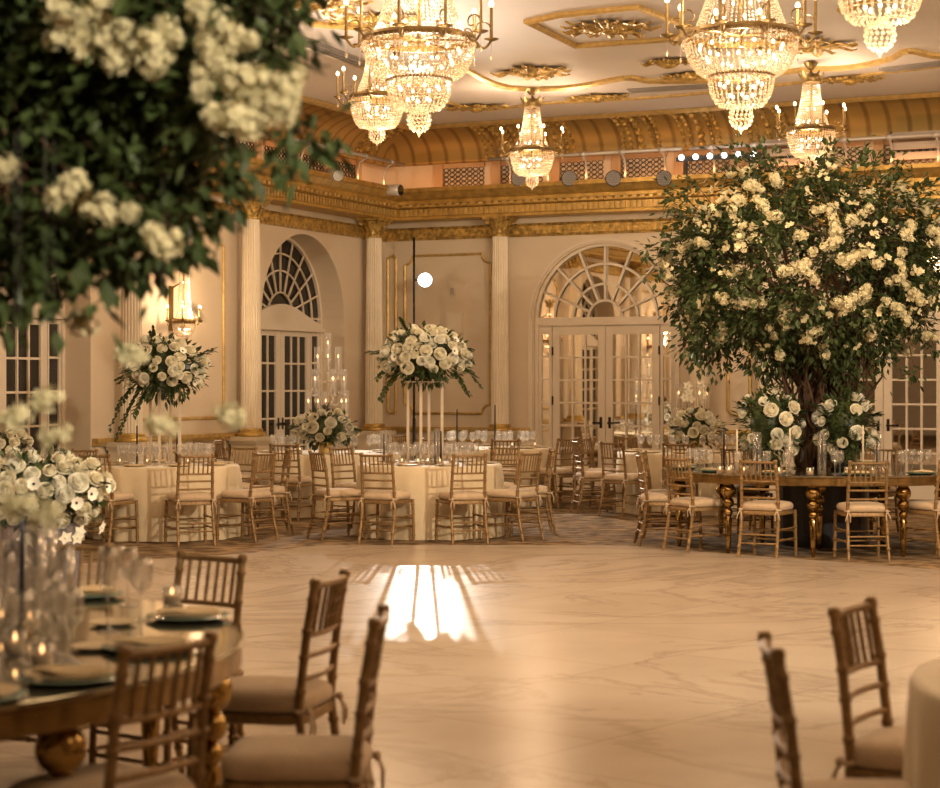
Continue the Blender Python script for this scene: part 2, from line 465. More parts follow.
# ------------------------------------------------------------------ columns
def column_meshes():
    P = {}
    b = MB(); b.box(-.23, .23, -.23, .23, 0, .12); b.box(-.20, .20, -.20, .20, .12, .80)
    b.box(-.22, .22, -.22, .22, .80, .84); b.box(-.25, .25, -.25, .25, .84, .90)
    P['plinth'] = b.mesh('plinth', M['wall2'])
    b = MB(); b.lathe([(.0, .90), (.19, .90), (.2, .915), (.2, .935), (.19, .95), (.165, .955), (.16, .97), (.168, .985), (.165, 1.0), (.14, 1.01)], 32)
    P['base'] = b.mesh('base', M['gold'], True)
    b = MB(); nfl = 20
    def fl(r, z, w):
        ph = (w * nfl / (2 * PI)) % 1.0
        return r - (.013 * max(0.0, math.sin(PI * (ph - .15) / .7)) if .15 < ph < .85 else 0)
    b.lathe([(.140, 1.0), (.137, 1.4), (.134, 2.2), (.126, 3.1), (.118, 3.86)], nfl * 6, fn=fl)
    P['shaft'] = b.mesh('shaft', M['column'])
    b = MB(); b.lathe([(.118, 3.85), (.13, 3.86), (.13, 3.88), (.115, 3.885), (.12, 3.95), (.14, 4.03), (.175, 4.09), (.18, 4.1)], 24)
    for tier, (z, k, L, ph) in enumerate(((3.885, 10, .12, 0), (3.94, 10, .16, PI / 10))):
        for i in range(k):
            w = 2 * PI * i / k + ph
            er = Vector((math.cos(w), math.sin(w), 0)); et = Vector((-math.sin(w), math.cos(w), 0))
            rows = []
            for (f, out, wd) in ((0, .125, .03), (.45, .14, .036), (.8, .165, .03), (1, .2, .018), (.86, .215, .01)):
                p = er * out + Vector((0, 0, z + L * f))
                rows.append((p - et * wd, p + er * .012, p + et * wd))
            vs = [tuple(q) for rw in rows for q in rw]
            b.add(vs, [(3 * j + c, 3 * j + c + 1, 3 * j + c + 4, 3 * j + c + 3) for j in range(4) for c in (0, 1)])
    for i in range(4):
        w = PI / 4 + i * PI / 2
        er = Vector((math.cos(w), math.sin(w), 0))
        pts = []
        for j in range(12):
            a = j * .6; rr = .045 * (1 - j / 14)
            pts.append(er * (.205 + rr * math.cos(a)) + Vector((0, 0, 4.07 + rr * math.sin(a))))
        b.tube(pts, .016, 5)
    b.box(-.2, .2, -.2, .2, 4.105, 4.15)
    b.box(-.215, .215, -.215, .215, 4.125, 4.15)
    P['capital'] = b.mesh('capital', M['relief'])
    return P
COLM = column_meshes()
def column(tx, ty, label):
    t = thing('column', label, 'column', W(tx, ty), ROOMROT, 'fluted columns around the ballroom')
    for k in ('plinth', 'base', 'shaft', 'capital'): link(k, COLM[k], t)
bl = ['fluted cream column with gilded capital between the corner wall panel and the first mirrored doors',
      'fluted cream column right of the first mirrored doors, partly behind the leafy tree',
      'fluted column hidden mostly behind the leafy tree, left of the farther mirrored doors',
      'fluted column at the right edge beyond the second mirrored doors']
ll = ['fluted cream column with gilded capital nearest the room corner, right of the dark glazed doors',
      'fluted cream column with gilded capital between the wall sconce and the dark arched doors',
      'fluted cream column left of the lit wall sconce, beside the tall floral stand',
      'fluted cream column along the side wall, seen only in the door mirrors']
for i, tx in enumerate(BCOL): column(tx, .25, bl[min(i, 3)])
for i, ty in enumerate(LCOL): column(.25, ty, ll[min(i, 3)])

# ------------------------------------------------------------------ arched doors
def fanlight(tf, c, r, o, arcs, rays, bar, z0=ZS):
    mb = MB()
    def P(w, q): return tf(c + q * math.cos(w), o, z0 + q * math.sin(w))
    for q in arcs:
        mb.tube([P(PI * i / 24, q) for i in range(25)], bar, 4)
    for k in range(rays):
        w = PI * (k + 1) / (rays + 1)
        mb.tube([P(w, arcs[-1] if False else arcs[0]), P(w, r)], bar, 4)
    mb.tube([tf(c - r, o, z0), tf(c + r, o, z0)], bar, 4)
    return mb
def disc(tf, c, r, o, z0=ZS):
    mb = MB()
    vs = [tf(c, o, z0)] + [tf(c + r * math.cos(PI * i / 32), o, z0 + r * math.sin(PI * i / 32)) for i in range(33)]
    mb.add(vs, [(0, i, i + 1) for i in range(1, 33)])
    return mb
def grid_leaf(tf, a, b, z0, z1, o, th, stile, toprail, botrail, nc, nr, bar=.014):
    """frame with muntins; returns (frame builder, pane builder)"""
    f = MB(); g = MB()
    f.box(a, a + stile, o - th, o, z0, z1, tf=tf); f.box(b - stile, b, o - th, o, z0, z1, tf=tf)
    f.box(a + stile, b - stile, o - th, o, z1 - toprail, z1, tf=tf); f.box(a + stile, b - stile, o - th, o, z0, z0 + botrail, tf=tf)
    ga, gb, g0, g1 = a + stile, b - stile, z0 + botrail, z1 - toprail
    for i in range(1, nc):
        x = ga + (gb - ga) * i / nc
        f.box(x - bar, x + bar, o - th * .8, o - .005, g0, g1, tf=tf)
    for j in range(1, nr):
        z = g0 + (g1 - g0) * j / nr
        f.box(ga, gb, o - th * .75, o - .006, z - bar, z + bar, tf=tf)
    g.add([tf(ga, o - th * .6, g0), tf(gb, o - th * .6, g0), tf(gb, o - th * .6, g1), tf(ga, o - th * .6, g1)], [(0, 1, 2, 3)])
    return f, g
def handle(tf, s, o, sg):
    mb = MB()
    mb.tube([tf(s, o, 1.03), tf(s, o + .05, 1.03)], .022, 8)
    mb.tube([tf(s, o + .05, 1.03), tf(s + sg * .12, o + .055, 1.03)], .012, 6)
    mb.box(s - .02, s + .02, o, o + .008, .95, 1.12, tf=tf)
    return mb
ndoor = 0
def place_room_child(o): return o
def arched_door(tf, c, r, depth, kind):
    global ndoor
    ndoor += 1
    o0 = -depth + .01
    glass = M['mirror'] if kind == 'mirror' else M['nightglass']
    # casing is the door's own mesh
    mb = MB()
    mb.box(c - r, c - r + .05, -depth - .03, o0 + .03, 0, ZS, tf=tf); mb.box(c + r - .05, c + r, -depth - .03, o0 + .03, 0, ZS, tf=tf)
    mb.tube([tf(c + (r - .02) * math.cos(PI * i / 32), o0, ZS + (r - .02) * math.sin(PI * i / 32)) for i in range(33)], .035, 4)
    if kind == 'mirror':
        mb.box(c - r + .05, c + r - .05, -depth - .03, o0 + .04, 2.5, ZS + .02, tf=tf)
        mb.tube([tf(c + (r + .05) * math.cos(PI * i / 32), .005, ZS + (r + .05) * math.sin(PI * i / 32)) for i in range(33)], .03, 4)
        mb.box(c - r - .08, c - r - .01, 0, .03, 0, ZS, tf=tf); mb.box(c + r + .01, c + r + .08, 0, .03, 0, ZS, tf=tf)
    door = room(struct(mb.build('door_%d' % ndoor, M['door'])))
    if kind == 'mirror':
        fanlight(tf, c, r - .03, o0, [.27, .52, .82], 7, .024).build('fanlight', M['door'], door)
        disc(tf, c, r - .01, o0 - .03).build('fanlight_pane', glass, door)
        for a, b in ((c - r + .05, c - r + .26), (c + r - .26, c + r - .05)):
            f, g = grid_leaf(tf, a, b, 0, 2.5, o0, .04, .045, .12, .3, 1, 6)
            s = f.build('sidelight', M['door'], door); g.build('mirror_pane', glass, s)
        for a, b in ((c - r + .27, c), (c, c + r - .27)):
            f, g = grid_leaf(tf, a + .004, b - .004, 0, 2.5, o0, .05, .115, .14, .3, 3, 6)
            s = f.build('door_leaf', M['door'], door); g.build('mirror_pane', glass, s)
        for sg in (-1, 1):
            handle(tf, c + sg * .07, o0, sg).build('door_handle', M['darkmetal'], door)
            hb = MB()
            for z in (.5, 1.3, 2.05): hb.box(c + sg * (r - .275) - .012, c + sg * (r - .275) + .012, o0, o0 + .014, z, z + .13, tf=tf)
            hb.build('hinge', M['darkmetal'], door)
    else:
        # curved pediment between the doors and the fanlight
        mb = MB(); vs = []; n = 20
        for i in range(n + 1):
            u = i / n; x = c - r + .05 + (2 * r - .1) * u
            zt = 2.52 + .27 * math.sin(PI * u) ** 1.5
            for oo in (o0 - .04, o0 + .05): vs += [tf(x, oo, 2.42), tf(x, oo, zt)]
        fs = []
        for i in range(n):
            k = 4 * i
            fs += [(k + 2, k + 6, k + 7, k + 3), (k + 1, k + 3, k + 7, k + 5), (k, k + 4, k + 6, k + 2)]
        mb.add(vs, fs)
        mb.box(c - r + .02, c + r - .02, o0 - .04, o0 + .08, 2.40, 2.45, tf=tf)
        mb.build('pediment', M['door'], door)
        fanlight(tf, c, r - .03, o0, [.36, .68, .93], 9, .017).build('fanlight', M['door'], door)
        disc(tf, c, r - .01, o0 - .03).build('fanlight_pane', glass, door)
        for a, b in ((c - r + .05, c - r + .30), (c + r - .30, c + r - .05)):
            f, g = grid_leaf(tf, a, b, 0, 2.4, o0, .04, .03, .06, .3, 1, 5)
            s = f.build('sidelight', M['door'], door); g.build('dark_pane', glass, s)
        for a, b in ((c - r + .31, c), (c, c + r - .31)):
            f, g = grid_leaf(tf, a + .004, b - .004, 0, 2.4, o0, .05, .12, .08, .3, 3, 5)
            s = f.build('door_leaf', M['door'], door); g.build('dark_pane', glass, s)
        for sg in (-1, 1): handle(tf, c + sg * .06, o0, sg).build('door_handle', M['darkmetal'], door)
for c in BDOOR: arched_door(back, c, RB, .10, 'mirror')
for c in LDOOR: arched_door(left, c, RL, .42, 'night')

# ------------------------------------------------------------------ ceiling gilding
ntrim = 20
def ceil_line(pix, w=.035, closed=False, sub=6, n_=None):
    global ntrim
    P = [on_ceil(x, y) for x, y in pix]
    Q = []
    k = len(P); rng = range(k if closed else k - 1)
    for i in rng:
        if sub == 1: Q.append(P[i]); continue
        p0, p1, p2, p3 = P[i - 1] if (i > 0 or closed) else P[0], P[i], P[(i + 1) % k], P[(i + 2) % k] if (i + 2 < k or closed) else P[-1]
        for s in range(sub):
            t = s / sub
            Q.append(.5 * ((2 * p1) + (p2 - p0) * t + (2 * p0 - 5 * p1 + 4 * p2 - p3) * t * t + (3 * p1 - p0 - 3 * p2 + p3) * t ** 3))
    if not closed: Q.append(P[-1])
    mb = MB()
    mb.tube(Q, w, 6, closed=closed)
    ntrim += 1
    struct(mb.build('trim_%d' % ntrim, M['goldlight']))
def on_ceil(x, y, z=H - .012):
    d = (z - CAMZ) * F / (PY - y)
    return at(x, y, d)
def medallion(x, y, hw, rot=None, L2=.28):
    L2 *= 1.9
    """gilded acanthus boss on the ceiling, hw = half length in metres"""
    global ntrim
    ntrim += 1
    c = on_ceil(x, y)
    mb = MB(); rr = random.Random(int(x * 7 + y))
    ang = -A if rot is None else rot
    ca, sa = math.cos(ang), math.sin(ang)
    for i in range(34):
        w = 2 * PI * i / 34 + rr.uniform(-.1, .1)
        ex, ey = hw * math.cos(w), L2 * math.sin(w)
        L = math.hypot(ex, ey) * (1.12 if i % 17 in (0, 1, 16) else rr.choice((.55, .75, .95, 1.05)) * rr.uniform(.85, 1.1))
        d = Vector((ca * ex - sa * ey, sa * ex + ca * ey, 0)).normalized()
        bend = Vector((-d.y, d.x, 0)) * rr.uniform(-.05, .05); sd = Vector((-d.y, d.x, 0)); wd = .028 + .03 * rr.random()
        vs = []
        for f, dz, ww in ((.05, .04, .6), (.35, .055, 1), (.65, .02, 1.1), (.88, .05, .8), (1, .025, .15)):
            p = c + d * (L * f) + bend * f * f - Vector((0, 0, dz))
            vs += [tuple(p - sd * wd * ww + Vector((0, 0, .018))), tuple(p), tuple(p + sd * wd * ww + Vector((0, 0, .018)))]
        mb.add(vs, [(3 * j + q, 3 * j + q + 1, 3 * j + q + 4, 3 * j + q + 3) for j in range(4) for q in (0, 1)])
    mb.ball((c.x, c.y, c.z - .03), .11, 10, 6, sz=.6)
    struct(mb.build('trim_%d' % ntrim, M['relief']))
for (x, y, hw, l2) in ((532, 71, .46, .3), (808, 45, .5, .32), (377, 20, .5, .32), (476, 106, .42, .16), (597, 96, .4, .14), (610, 27, .5, .3), (668, 61, .3, .14), (690, 74, .35, .12), (850, 78, .4, .12), (318, 2, .5, .3)):
    medallion(x, y, hw, L2=l2)
ceil_line([(527, 21), (575, 45), (675, 38), (690, 27), (637, 6), (560, 14)], .045, True, 1)
ceil_line([(250, -8), (284, 9), (312, 22), (363, 27), (410, 40), (455, 63), (495, 83), (532, 88), (580, 85), (625, 77), (650, 80), (690, 80), (740, 78), (800, 69), (850, 66), (890, 58), (908, 50), (940, 55), (1000, 50)], .05)
ceil_line([(275, 34), (368, 70), (470, 108), (545, 103), (640, 98), (730, 90), (940, 66)], .025, sub=4)
ceil_line([(545, -30), (600, -8), (700, -14), (780, -30)], .045)
ceil_line([(840, 10), (905, -6), (990, 0)], .045)
ns = 0
for (x0, y0, x1, y1) in ((286, 35, 366, 66), (630, 91, 712, 86), (884, 70, 945, 63)):
    a, b = on_ceil(x0, y0), on_ceil(x1, y1); d = (b - a).normalized(); s = Vector((-d.y, d.x, 0)) * .14
    mb = MB(); vs = [a - s, b - s, b + s, a + s]
    mb.add([(p.x, p.y, H - .02) for p in vs] + [(p.x, p.y, H) for p in vs], [(0, 1, 2, 3), (0, 4, 5, 1), (1, 5, 6, 2), (2, 6, 7, 3), (3, 7, 4, 0)])
    for j in range(3):
        q = s * (-.5 + .5 * j)
        mb.tube([tuple(a + q - Vector((0, 0, .012))), tuple(b + q - Vector((0, 0, .012)))], .012, 4)
    ns += 1
    struct(mb.build('trim_%d' % (60 + ns), M['slot']))
# ------------------------------------------------------------------ chandeliers
def strands(mb, prof, n, step, br, taper=1.0, ph=0.0):
    """beads threaded along a profile, n strands round the axis"""
    pts = []
    for (r0, z0), (r1, z1) in zip(prof[:-1], prof[1:]):
        L = math.hypot(r1 - r0, z1 - z0); k = max(1, round(L / step))
        for i in range(k): pts.append((r0 + (r1 - r0) * i / k, z0 + (z1 - z0) * i / k))
    for i, (r, z) in enumerate(pts):
        for j in range(n):
            w = 2 * PI * (j + ph + .5 * (i % 2) * 0) / n
            b = br * min(1.0, .55 + .45 * r / prof[0][0]) if taper != 1 else br
            mb.octa((r * math.cos(w), r * math.sin(w), z), b, b * 1.25)
    for j in range(n):
        w = 2 * PI * (j + ph) / n
        mb.tube([(r * math.cos(w), r * math.sin(w), z) for r, z in prof], .0012, 3, cap=False)
    for (r, z) in (prof[0], prof[len(prof) // 2], prof[-1]):
        mb.tube([(r * math.cos(2 * PI * j / 32), r * math.sin(2 * PI * j / 32), z) for j in range(32)], .003, 4, closed=True)
def bowl(r0, r1, z0, z1, k=6, bulge=1.0):
    out = []
    for i in range(k + 1):
        u = i / k
        out.append((r1 + (r0 - r1) * math.cos(u * PI / 2) ** .9 * bulge if u < 1 else r1, z0 + (z1 - z0) * (math.sin(u * PI / 2) ** 1.15)))
    return out
def ring(mb, r, z, h, t, n=40):
    mb.lathe([(r - t, z - h), (r, z - h), (r + t * .6, z), (r, z + h), (r - t, z + h), (r - t, z - h)], n)
def drop(mb, c, s): mb.octa(c, s, s * 2.2)

def chandelier_kit(ring_r, trunk, bowls, ball, arms, arm_r, arm_up, nstr, br, crown_z, n_in, rod_top):
    K = {}
    f = MB(); ring(f, ring_r, 0, .028, .02)
    for (r, z) in bowls[1:] and [(b[0], b[2]) for b in bowls[1:]]: ring(f, r, z, .014, .012)
    cr = trunk[-1][0]
    f.lathe([(cr * .6, crown_z - .05), (cr * 1.25, crown_z - .03), (cr * 1.2, crown_z + .02), (cr * 1.45, crown_z + .06)], 16)
    for j in range(10):
        w = 2 * PI * j / 10
        f.leaf((cr * 1.2 * math.cos(w), cr * 1.2 * math.sin(w), crown_z + .02), (math.cos(w) * .5, math.sin(w) * .5, 1), (0, 0, 1), .1, .05)
    f.tube([(0, 0, -.1), (0, 0, crown_z)], .018, 8)
    for j in range(6):
        w = 2 * PI * j / 6
        f.tube([(0, 0, 0), (ring_r * math.cos(w), ring_r * math.sin(w), 0)], .01, 5)
    K['frame'] = autosmooth(f.mesh('frame', M['brass']))
    r = MB(); r.tube([(0, 0, crown_z), (0, 0, rod_top)], .011, 6); r.lathe([(.0, rod_top - .09), (.03, rod_top - .085), (.075, rod_top - .03), (.09, rod_top)], 14)
    K['hanging_rod'] = autosmooth(r.mesh('hanging_rod', M['brass']))
    c = MB(); strands(c, trunk, nstr, br * 2.6, br * .85, .5)
    K['crystal_trunk'] = c.mesh('crystal_trunk', M['crystal'])
    kb = []
    for (r0, r1, z0, z1) in bowls:
        c = MB(); strands(c, bowl(r0, r1, z0 - .02, z1), max(18, int(nstr * r0 / ring_r)), br * 2.5, br)
        for q in range(6):
            rr = r1 * q / 6
            for j in range(max(4, int(24 * rr / ring_r))):
                w = 2 * PI * j / max(4, int(24 * rr / ring_r)); c.octa((rr * math.cos(w), rr * math.sin(w), z1), br * .9, br * 1.1)
        kb.append(c.mesh('crystal_bowl', M['crystal']))
    K['bowls'] = kb
    c = MB(); br2 = ball[0]
    for i in range(9):
        a = -PI / 2 + PI * (i + .5) / 9
        k = max(3, int(16 * math.cos(a)))
        for j in range(k):
            w = 2 * PI * j / k + i
            c.octa((br2 * math.cos(a) * math.cos(w), br2 * math.cos(a) * math.sin(w), ball[1] + br2 * 1.05 * math.sin(a)), br * 1.1, br * 1.3)
    c.octa((0, 0, ball[1] - br2 * 1.25), br * 1.1, br * 2)
    K['crystal_ball'] = c.mesh('crystal_ball', M['crystal'])
    s = ring_r / .3; K['in'] = []
    for (rr, zz, k) in n_in:
        for j in range(k):
            w = 2 * PI * (j + .3) / k
            K['in'].append((rr * math.cos(w), rr * math.sin(w), zz))
    bl = MB(); bl.ball((0, 0, 0), .0115 * s ** .5, 6, 5, sz=1.3); K['inner_bulb'] = bl.mesh('inner_bulb', M['bulb'], True)
    # one arm along +x with its candle and bulb
    a = MB(); d = arm_r - ring_r
    pts = [(ring_r, 0, 0)]
    for i in range(1, 9):
        u = i / 8; pts.append((ring_r + d * u, 0, -.33 * d * math.sin(PI * u) * 1.5))
    a.tube(pts, .009 * s ** .5, 6)
    sc = []
    for i in range(10):
        w = i * .55; q = .05 * s * (1 - i / 13); sc.append((ring_r + d * .4 + q * math.cos(w), 0, .06 * s + q * math.sin(w)))
    a.tube(sc, .006 * s ** .5, 5)
    a.lathe([(.0, -.01), (.012, -.01), (.045 * s ** .6, .008), (.05 * s ** .6, .015), (.014, .012), (.014, .05)], 12, (arm_r, 0, 0))
    K['arm'] = autosmooth(a.mesh('arm', M['brass']))
    t = MB(); t.lathe([(.0, .012), (.012 * s ** .4, .012), (.011 * s ** .4, arm_up), (.0, arm_up)], 8, (arm_r, 0, 0))
    K['candle_sleeve'] = t.mesh('candle_sleeve', M['brass'])
    b = MB(); b.ball((arm_r, 0, arm_up + .022 * s ** .5), .018 * s ** .4, 8, 6, sz=1.5)
    K['bulb'] = b.mesh('bulb', M['bulb'], True)
    t = MB(); drop(t, (arm_r, 0, -.09 * s), .011 * s ** .5); t.tube([(arm_r, 0, -.01), (arm_r, 0, -.07 * s)], .002, 4)
    K['crystal_drop'] = t.mesh('crystal_drop', M['crystal'])
    K['n'] = arms
    return K
def hang(K, name, label, cat, loc, rz, group, energy, parent_rod=True):
    t = thing(name, label, cat, loc, rz, group)
    link('frame', K['frame'], t)
    if parent_rod: link('hanging_rod', K['hanging_rod'], t)
    link('crystal_trunk', K['crystal_trunk'], t)
    for m in K['bowls']: link('crystal_bowl', m, t)
    link('crystal_ball', K['crystal_ball'], t)
    for p in K['in']: link('inner_bulb', K['inner_bulb'], t, p)
    for j in range(K['n']):
        a = link('arm', K['arm'], t, rz=2 * PI * j / K['n'])
        link('candle_sleeve', K['candle_sleeve'], a); link('bulb', K['bulb'], a); link('crystal_drop', K['crystal_drop'], a)
    return t
def lamp_point(loc, energy, col=(1, .675, .38), size=.12):
    l = bpy.data.lights.new('lamp_light', 'POINT'); l.energy = energy; l.color = col; l.shadow_soft_size = size
    o = bpy.data.objects.new('lamp_light', l); COL.objects.link(o); o.location = loc
    return o
RZS, RZB = 4.69, 4.60
small = chandelier_kit(.29, [(.22, .03), (.15, .22), (.115, .40), (.10, .56)], [(.29, .15, 0, -.33)], (.085, -.40), 8, .43, .24, 50, .0118, .60,
                       [(.05, .45, 4), (.06, .25, 4), (.09, .1, 5), (.12, -.12, 8), (.1, -.2, 5)], H - RZS - .02)
bigk = chandelier_kit(.49, [(.40, .03), (.30, .3), (.23, .52), (.19, .72)], [(.49, .26, 0, -.35), (.28, .15, -.35, -.61)], (.10, -.70), 10, .63, .29, 56, .0135, .76,
                      [(.1, .55, 4), (.15, .3, 6), (.24, .12, 8), (.36, -.1, 12), (.3, -.2, 10), (.12, -.25, 5), (.18, -.42, 8), (.1, -.52, 5)], H - RZB - .02)
CH = [(532, 25.0, 'small', 'small lit crystal chandelier hanging alone before the gilded cove, left of the stage lamps'),
      (811, 23.0, 'small', 'small lit crystal chandelier hanging just above the leafy white flowering tree'),
      (377, 20.4, 'small', 'small lit crystal chandelier half hidden behind the bigger one at its right'),
      (419, 16.5, 'big', 'large two tier crystal chandelier overlapping a smaller chandelier behind it'),
      (741, 16.3, 'big', 'large two tier crystal chandelier hanging up and left of the leafy tree'),
      (880, 12.5, 'big', 'crystal chandelier cut by the top edge, only its lowest bowls in view')]
for px, d, k, lab in CH:
    X = (px - PX) / F * d
    z = RZS if k == 'small' else RZB
    hang(small if k == 'small' else bigk, 'chandelier', lab, 'chandelier', (X, d, z), rnd.uniform(0, 1), 'crystal chandeliers', 0)
    e = 1.0 if k == 'small' else 1.5
    lamp_point((X, d, z + .3), 17 * e, size=.04); lamp_point((X, d, z - .12), 17 * e, size=.05)
    lamp_point((X, d, z - 1.0), 36 * e, size=.3)
    q = .42 if k == 'small' else .66
    for sx, sy in ((q, .1), (-q, -.1)): lamp_point((X + sx, d + sy, z + .42), 10 * e, (1, .74, .5), size=.05)
# chandeliers of the same rows, outside the picture, only as light
for X, Y in ((-1.0, 12.5), (-3.2, 7.5), (1.5, 7.0), (5.5, 8.5), (3.5, 3.0), (-2.0, 2.0), (7.6, 15.5), (8.0, 21.0), (10.5, 12.0)):
    lamp_point((X, Y, 4.5), 104 if Y > 8 else 42, size=.35)

# wall sconce between the columns
sk = chandelier_kit(.15, [(.115, .02), (.085, .18), (.07, .4), (.06, .62)], [(.15, .075, 0, -.19)], (.045, -.225), 6, .235, .17, 24, .0085, .68,
                    [(.03, .5, 3), (.035, .25, 3), (.06, .1, 4), (.07, -.1, 5)], 0)
def sconce(ty, lab, z=2.42):
    p = W(.215, ty, z)
    t = hang(sk, 'wall_sconce', lab, 'sconce', p, ROOMROT, 'crystal wall sconces', 0, False)
    b = MB(); b.box(-.215, -.185, -.035, .035, -.12, .46); b.tube([(-.19, 0, .05), (-.12, 0, .02)], .014, 6); b.tube([(-.19, 0, .43), (-.05, 0, .5)], .012, 6)
    b.build('back_plate', M['brass'], t)
    lamp_point(W(.34, ty, z + .1), 16, size=.06); lamp_point(W(.40, ty, z + .35), 14, size=.06)
sconce(LSCON[0], 'lit crystal and brass wall sconce above the tall white floral stand')
for s in LSCON[1:]: sconce(s, 'lit crystal wall sconce along the side wall, seen only in the door mirrors')

# ------------------------------------------------------------------ lighting pipes and stage lamps above the cornice
def back_at(px, py, o):
    q = (px - PX) / F
    t = (q * (C0.y + NB.y * o) - C0.x - NB.x * o) / (UB.x - q * UB.y)
    p = W(t, o); p.z = CAMZ + (PY - py) / F * p.y
    return p
def left_at(px, py, o):
    q = (px - PX) / F
    t = (q * (C0.y + UB.y * o) - C0.x - UB.x * o) / (NB.x - q * NB.y)
    p = W(o, t); p.z = CAMZ + (PY - py) / F * p.y
    return p
def pipe(p0, p1, z, lab, nb, inward):
    p0.z = p1.z = z
    c = (p0 + p1) / 2
    t = thing('lighting_pipe', lab, 'lighting rig', (c.x, c.y, 4.61))
    L = lambda p: tuple(p - Vector((c.x, c.y, 4.61)))
    mb = MB(); mb.tube([L(p0), L(p1)], .028, 8); mb.build('pipe', M['whitemetal'], t, True)
    for i in range(nb):
        q = p0.lerp(p1, (i + .5) / nb); mb = MB()
        base = q - inward * .14; base.z = 4.61
        pts = [base, base + Vector((0, 0, .18)), base + inward * .03 + Vector((0, 0, .3)), q + Vector((0, 0, -.02))]
        mb.tube([L(p) for p in pts], .018, 6)
        mb.tube([L(q + inward * .0 - (p1 - p0).normalized() * .04), L(q + (p1 - p0).normalized() * .04)], .042, 8)
        mb.box(*[v for k in range(3) for v in (L(base)[k] - (.06, .06, .0)[k], L(base)[k] + (.06, .06, .012)[k])])
        mb.build('bracket', M['whitemetal'], t, True)
    return t
pipe(left_at(295, 140, .55), left_at(404, 184, .55), 5.0, 'pale lighting pipe on curved brackets above the side wall cornice', 4, UB)
pipe(back_at(488, 165, .55), back_at(682, 152, .55), 5.0, 'pale lighting pipe above the cornice carrying the round mesh lamps', 5, NB)
pipe(back_at(690, 152, .55), back_at(960, 140, .55), 5.0, 'pale lighting pipe above the cornice behind the top of the leafy tree', 6, NB)
def stage_lamp(p, aim, lab, r=.085, L=.26, face='lens', body='whitemetal', cat='stage light', group=None):
    """can lamp in a yoke on a foot plate, standing on the cornice"""
    t = thing('stage_light', lab, cat, (p.x, p.y, 4.61), 0, group)
    h = p.z - 4.61; d = Vector(aim).normalized()
    ctr = Vector((0, 0, h)); b = MB()
    e = ctr + d * L * .5; s = ctr - d * L * .5
    b.tube([s, s + d * .03, ctr, e], [r * .6, r * .85, r * .95, r], 14)
    b.build('can', M[body], t, True)
    f = MB(); f.tube([e - d * .002, e + d * .012], [r * .98, r * .9], 14)
    if face == 'parface':
        sx = d.cross(Vector((0, 0, 1))).normalized(); sy = sx.cross(d)
        for i in range(-4, 5):
            for j in range(-4, 5):
                q = (i + .5 * (j % 2)) * r * .22, j * r * .2
                if math.hypot(*q) < r * .88: f.ball(e + d * .014 + sx * q[0] + sy * q[1], r * .075, 6, 4, 1)
    f.build('lamp_face', [M[face], M['silver']], t)
    y = MB(); sd = d.cross(Vector((0, 0, 1))).normalized()
    pts = [ctr + sd * (r * 1.1), ctr + sd * (r * 1.15) - Vector((0, 0, h * .6)), Vector((0, 0, .02)) + sd * .03, Vector((0, 0, .02)) - sd * .03, ctr - sd * (r * 1.15) - Vector((0, 0, h * .6)), ctr - sd * (r * 1.1)]
    y.tube(pts, .012, 6); y.lathe([(0, 0), (.07, 0), (.07, .02), (0, .02)], 12)
    y.build('yoke', M[body], t, True)
    return t
tocam = lambda p: (Vector((0, 0, CAMZ)) - p)
p = left_at(333, 174, .6); stage_lamp(p, Vector((.55, -1, -.25)), 'pale stage light with black lens, first of two on the side wall cornice', .09, .34)
p = left_at(388, 190, .6); stage_lamp(p, Vector((.9, -.5, -.05)), 'pale stage light with black lens, on the cornice end at the room corner', .085, .44)
for i, px in enumerate((519, 569, 614, 664)):
    p = back_at(px, 178, .6)
    stage_lamp(p, tocam(p) + Vector((rnd.uniform(-3, 3), 0, -2)), ('silver faced round lamp behind the small chandelier bottom', 'silver faced round lamp second from the small chandelier', 'silver faced round lamp third from the small chandelier', 'silver faced round lamp beside the row of six bulbs')[i], .12, .18, 'parface', 'black')
t = thing('light_bar', 'bar of six lit white bulbs on the cornice left of the leafy tree', 'light bar', tuple(back_at(718, 170, .62).xy) + (4.61,), ROOMROT)
mb = MB(); mb.box(-.62, .62, -.03, .03, .20, .26); mb.box(-.5, -.46, -.03, .03, 0, .2); mb.box(.46, .5, -.03, .03, 0, .2); mb.build('bar', M['black'], t)
for i in range(6):
    mb = MB(); mb.ball((-.53 + i * .212, -.05, .25), .042, 10, 6); mb.build('bulb', M['coolbulb'], t, True)
for px, py, w, lab in ((786, 162, .3, 'grey slotted panel lamp on the cornice beside the chandelier above the tree'), (925, 160, .45, 'grey slotted panel lamp on the cornice at the right edge')):
    p = back_at(px, py, .3)
    t = thing('panel_light', lab, 'stage light', (p.x, p.y, 4.61), ROOMROT)
    mb = MB()
    for j in range(3): mb.box(-w, w, -.03, .03, .1 + j * .14, .2 + j * .14)
    mb.build('slat_panel', M['greyled'], t)
    mb = MB(); mb.box(-w - .02, -w, -.04, .04, 0, .5); mb.box(w, w + .02, -.04, .04, 0, .5); mb.build('frame', M['black'], t)

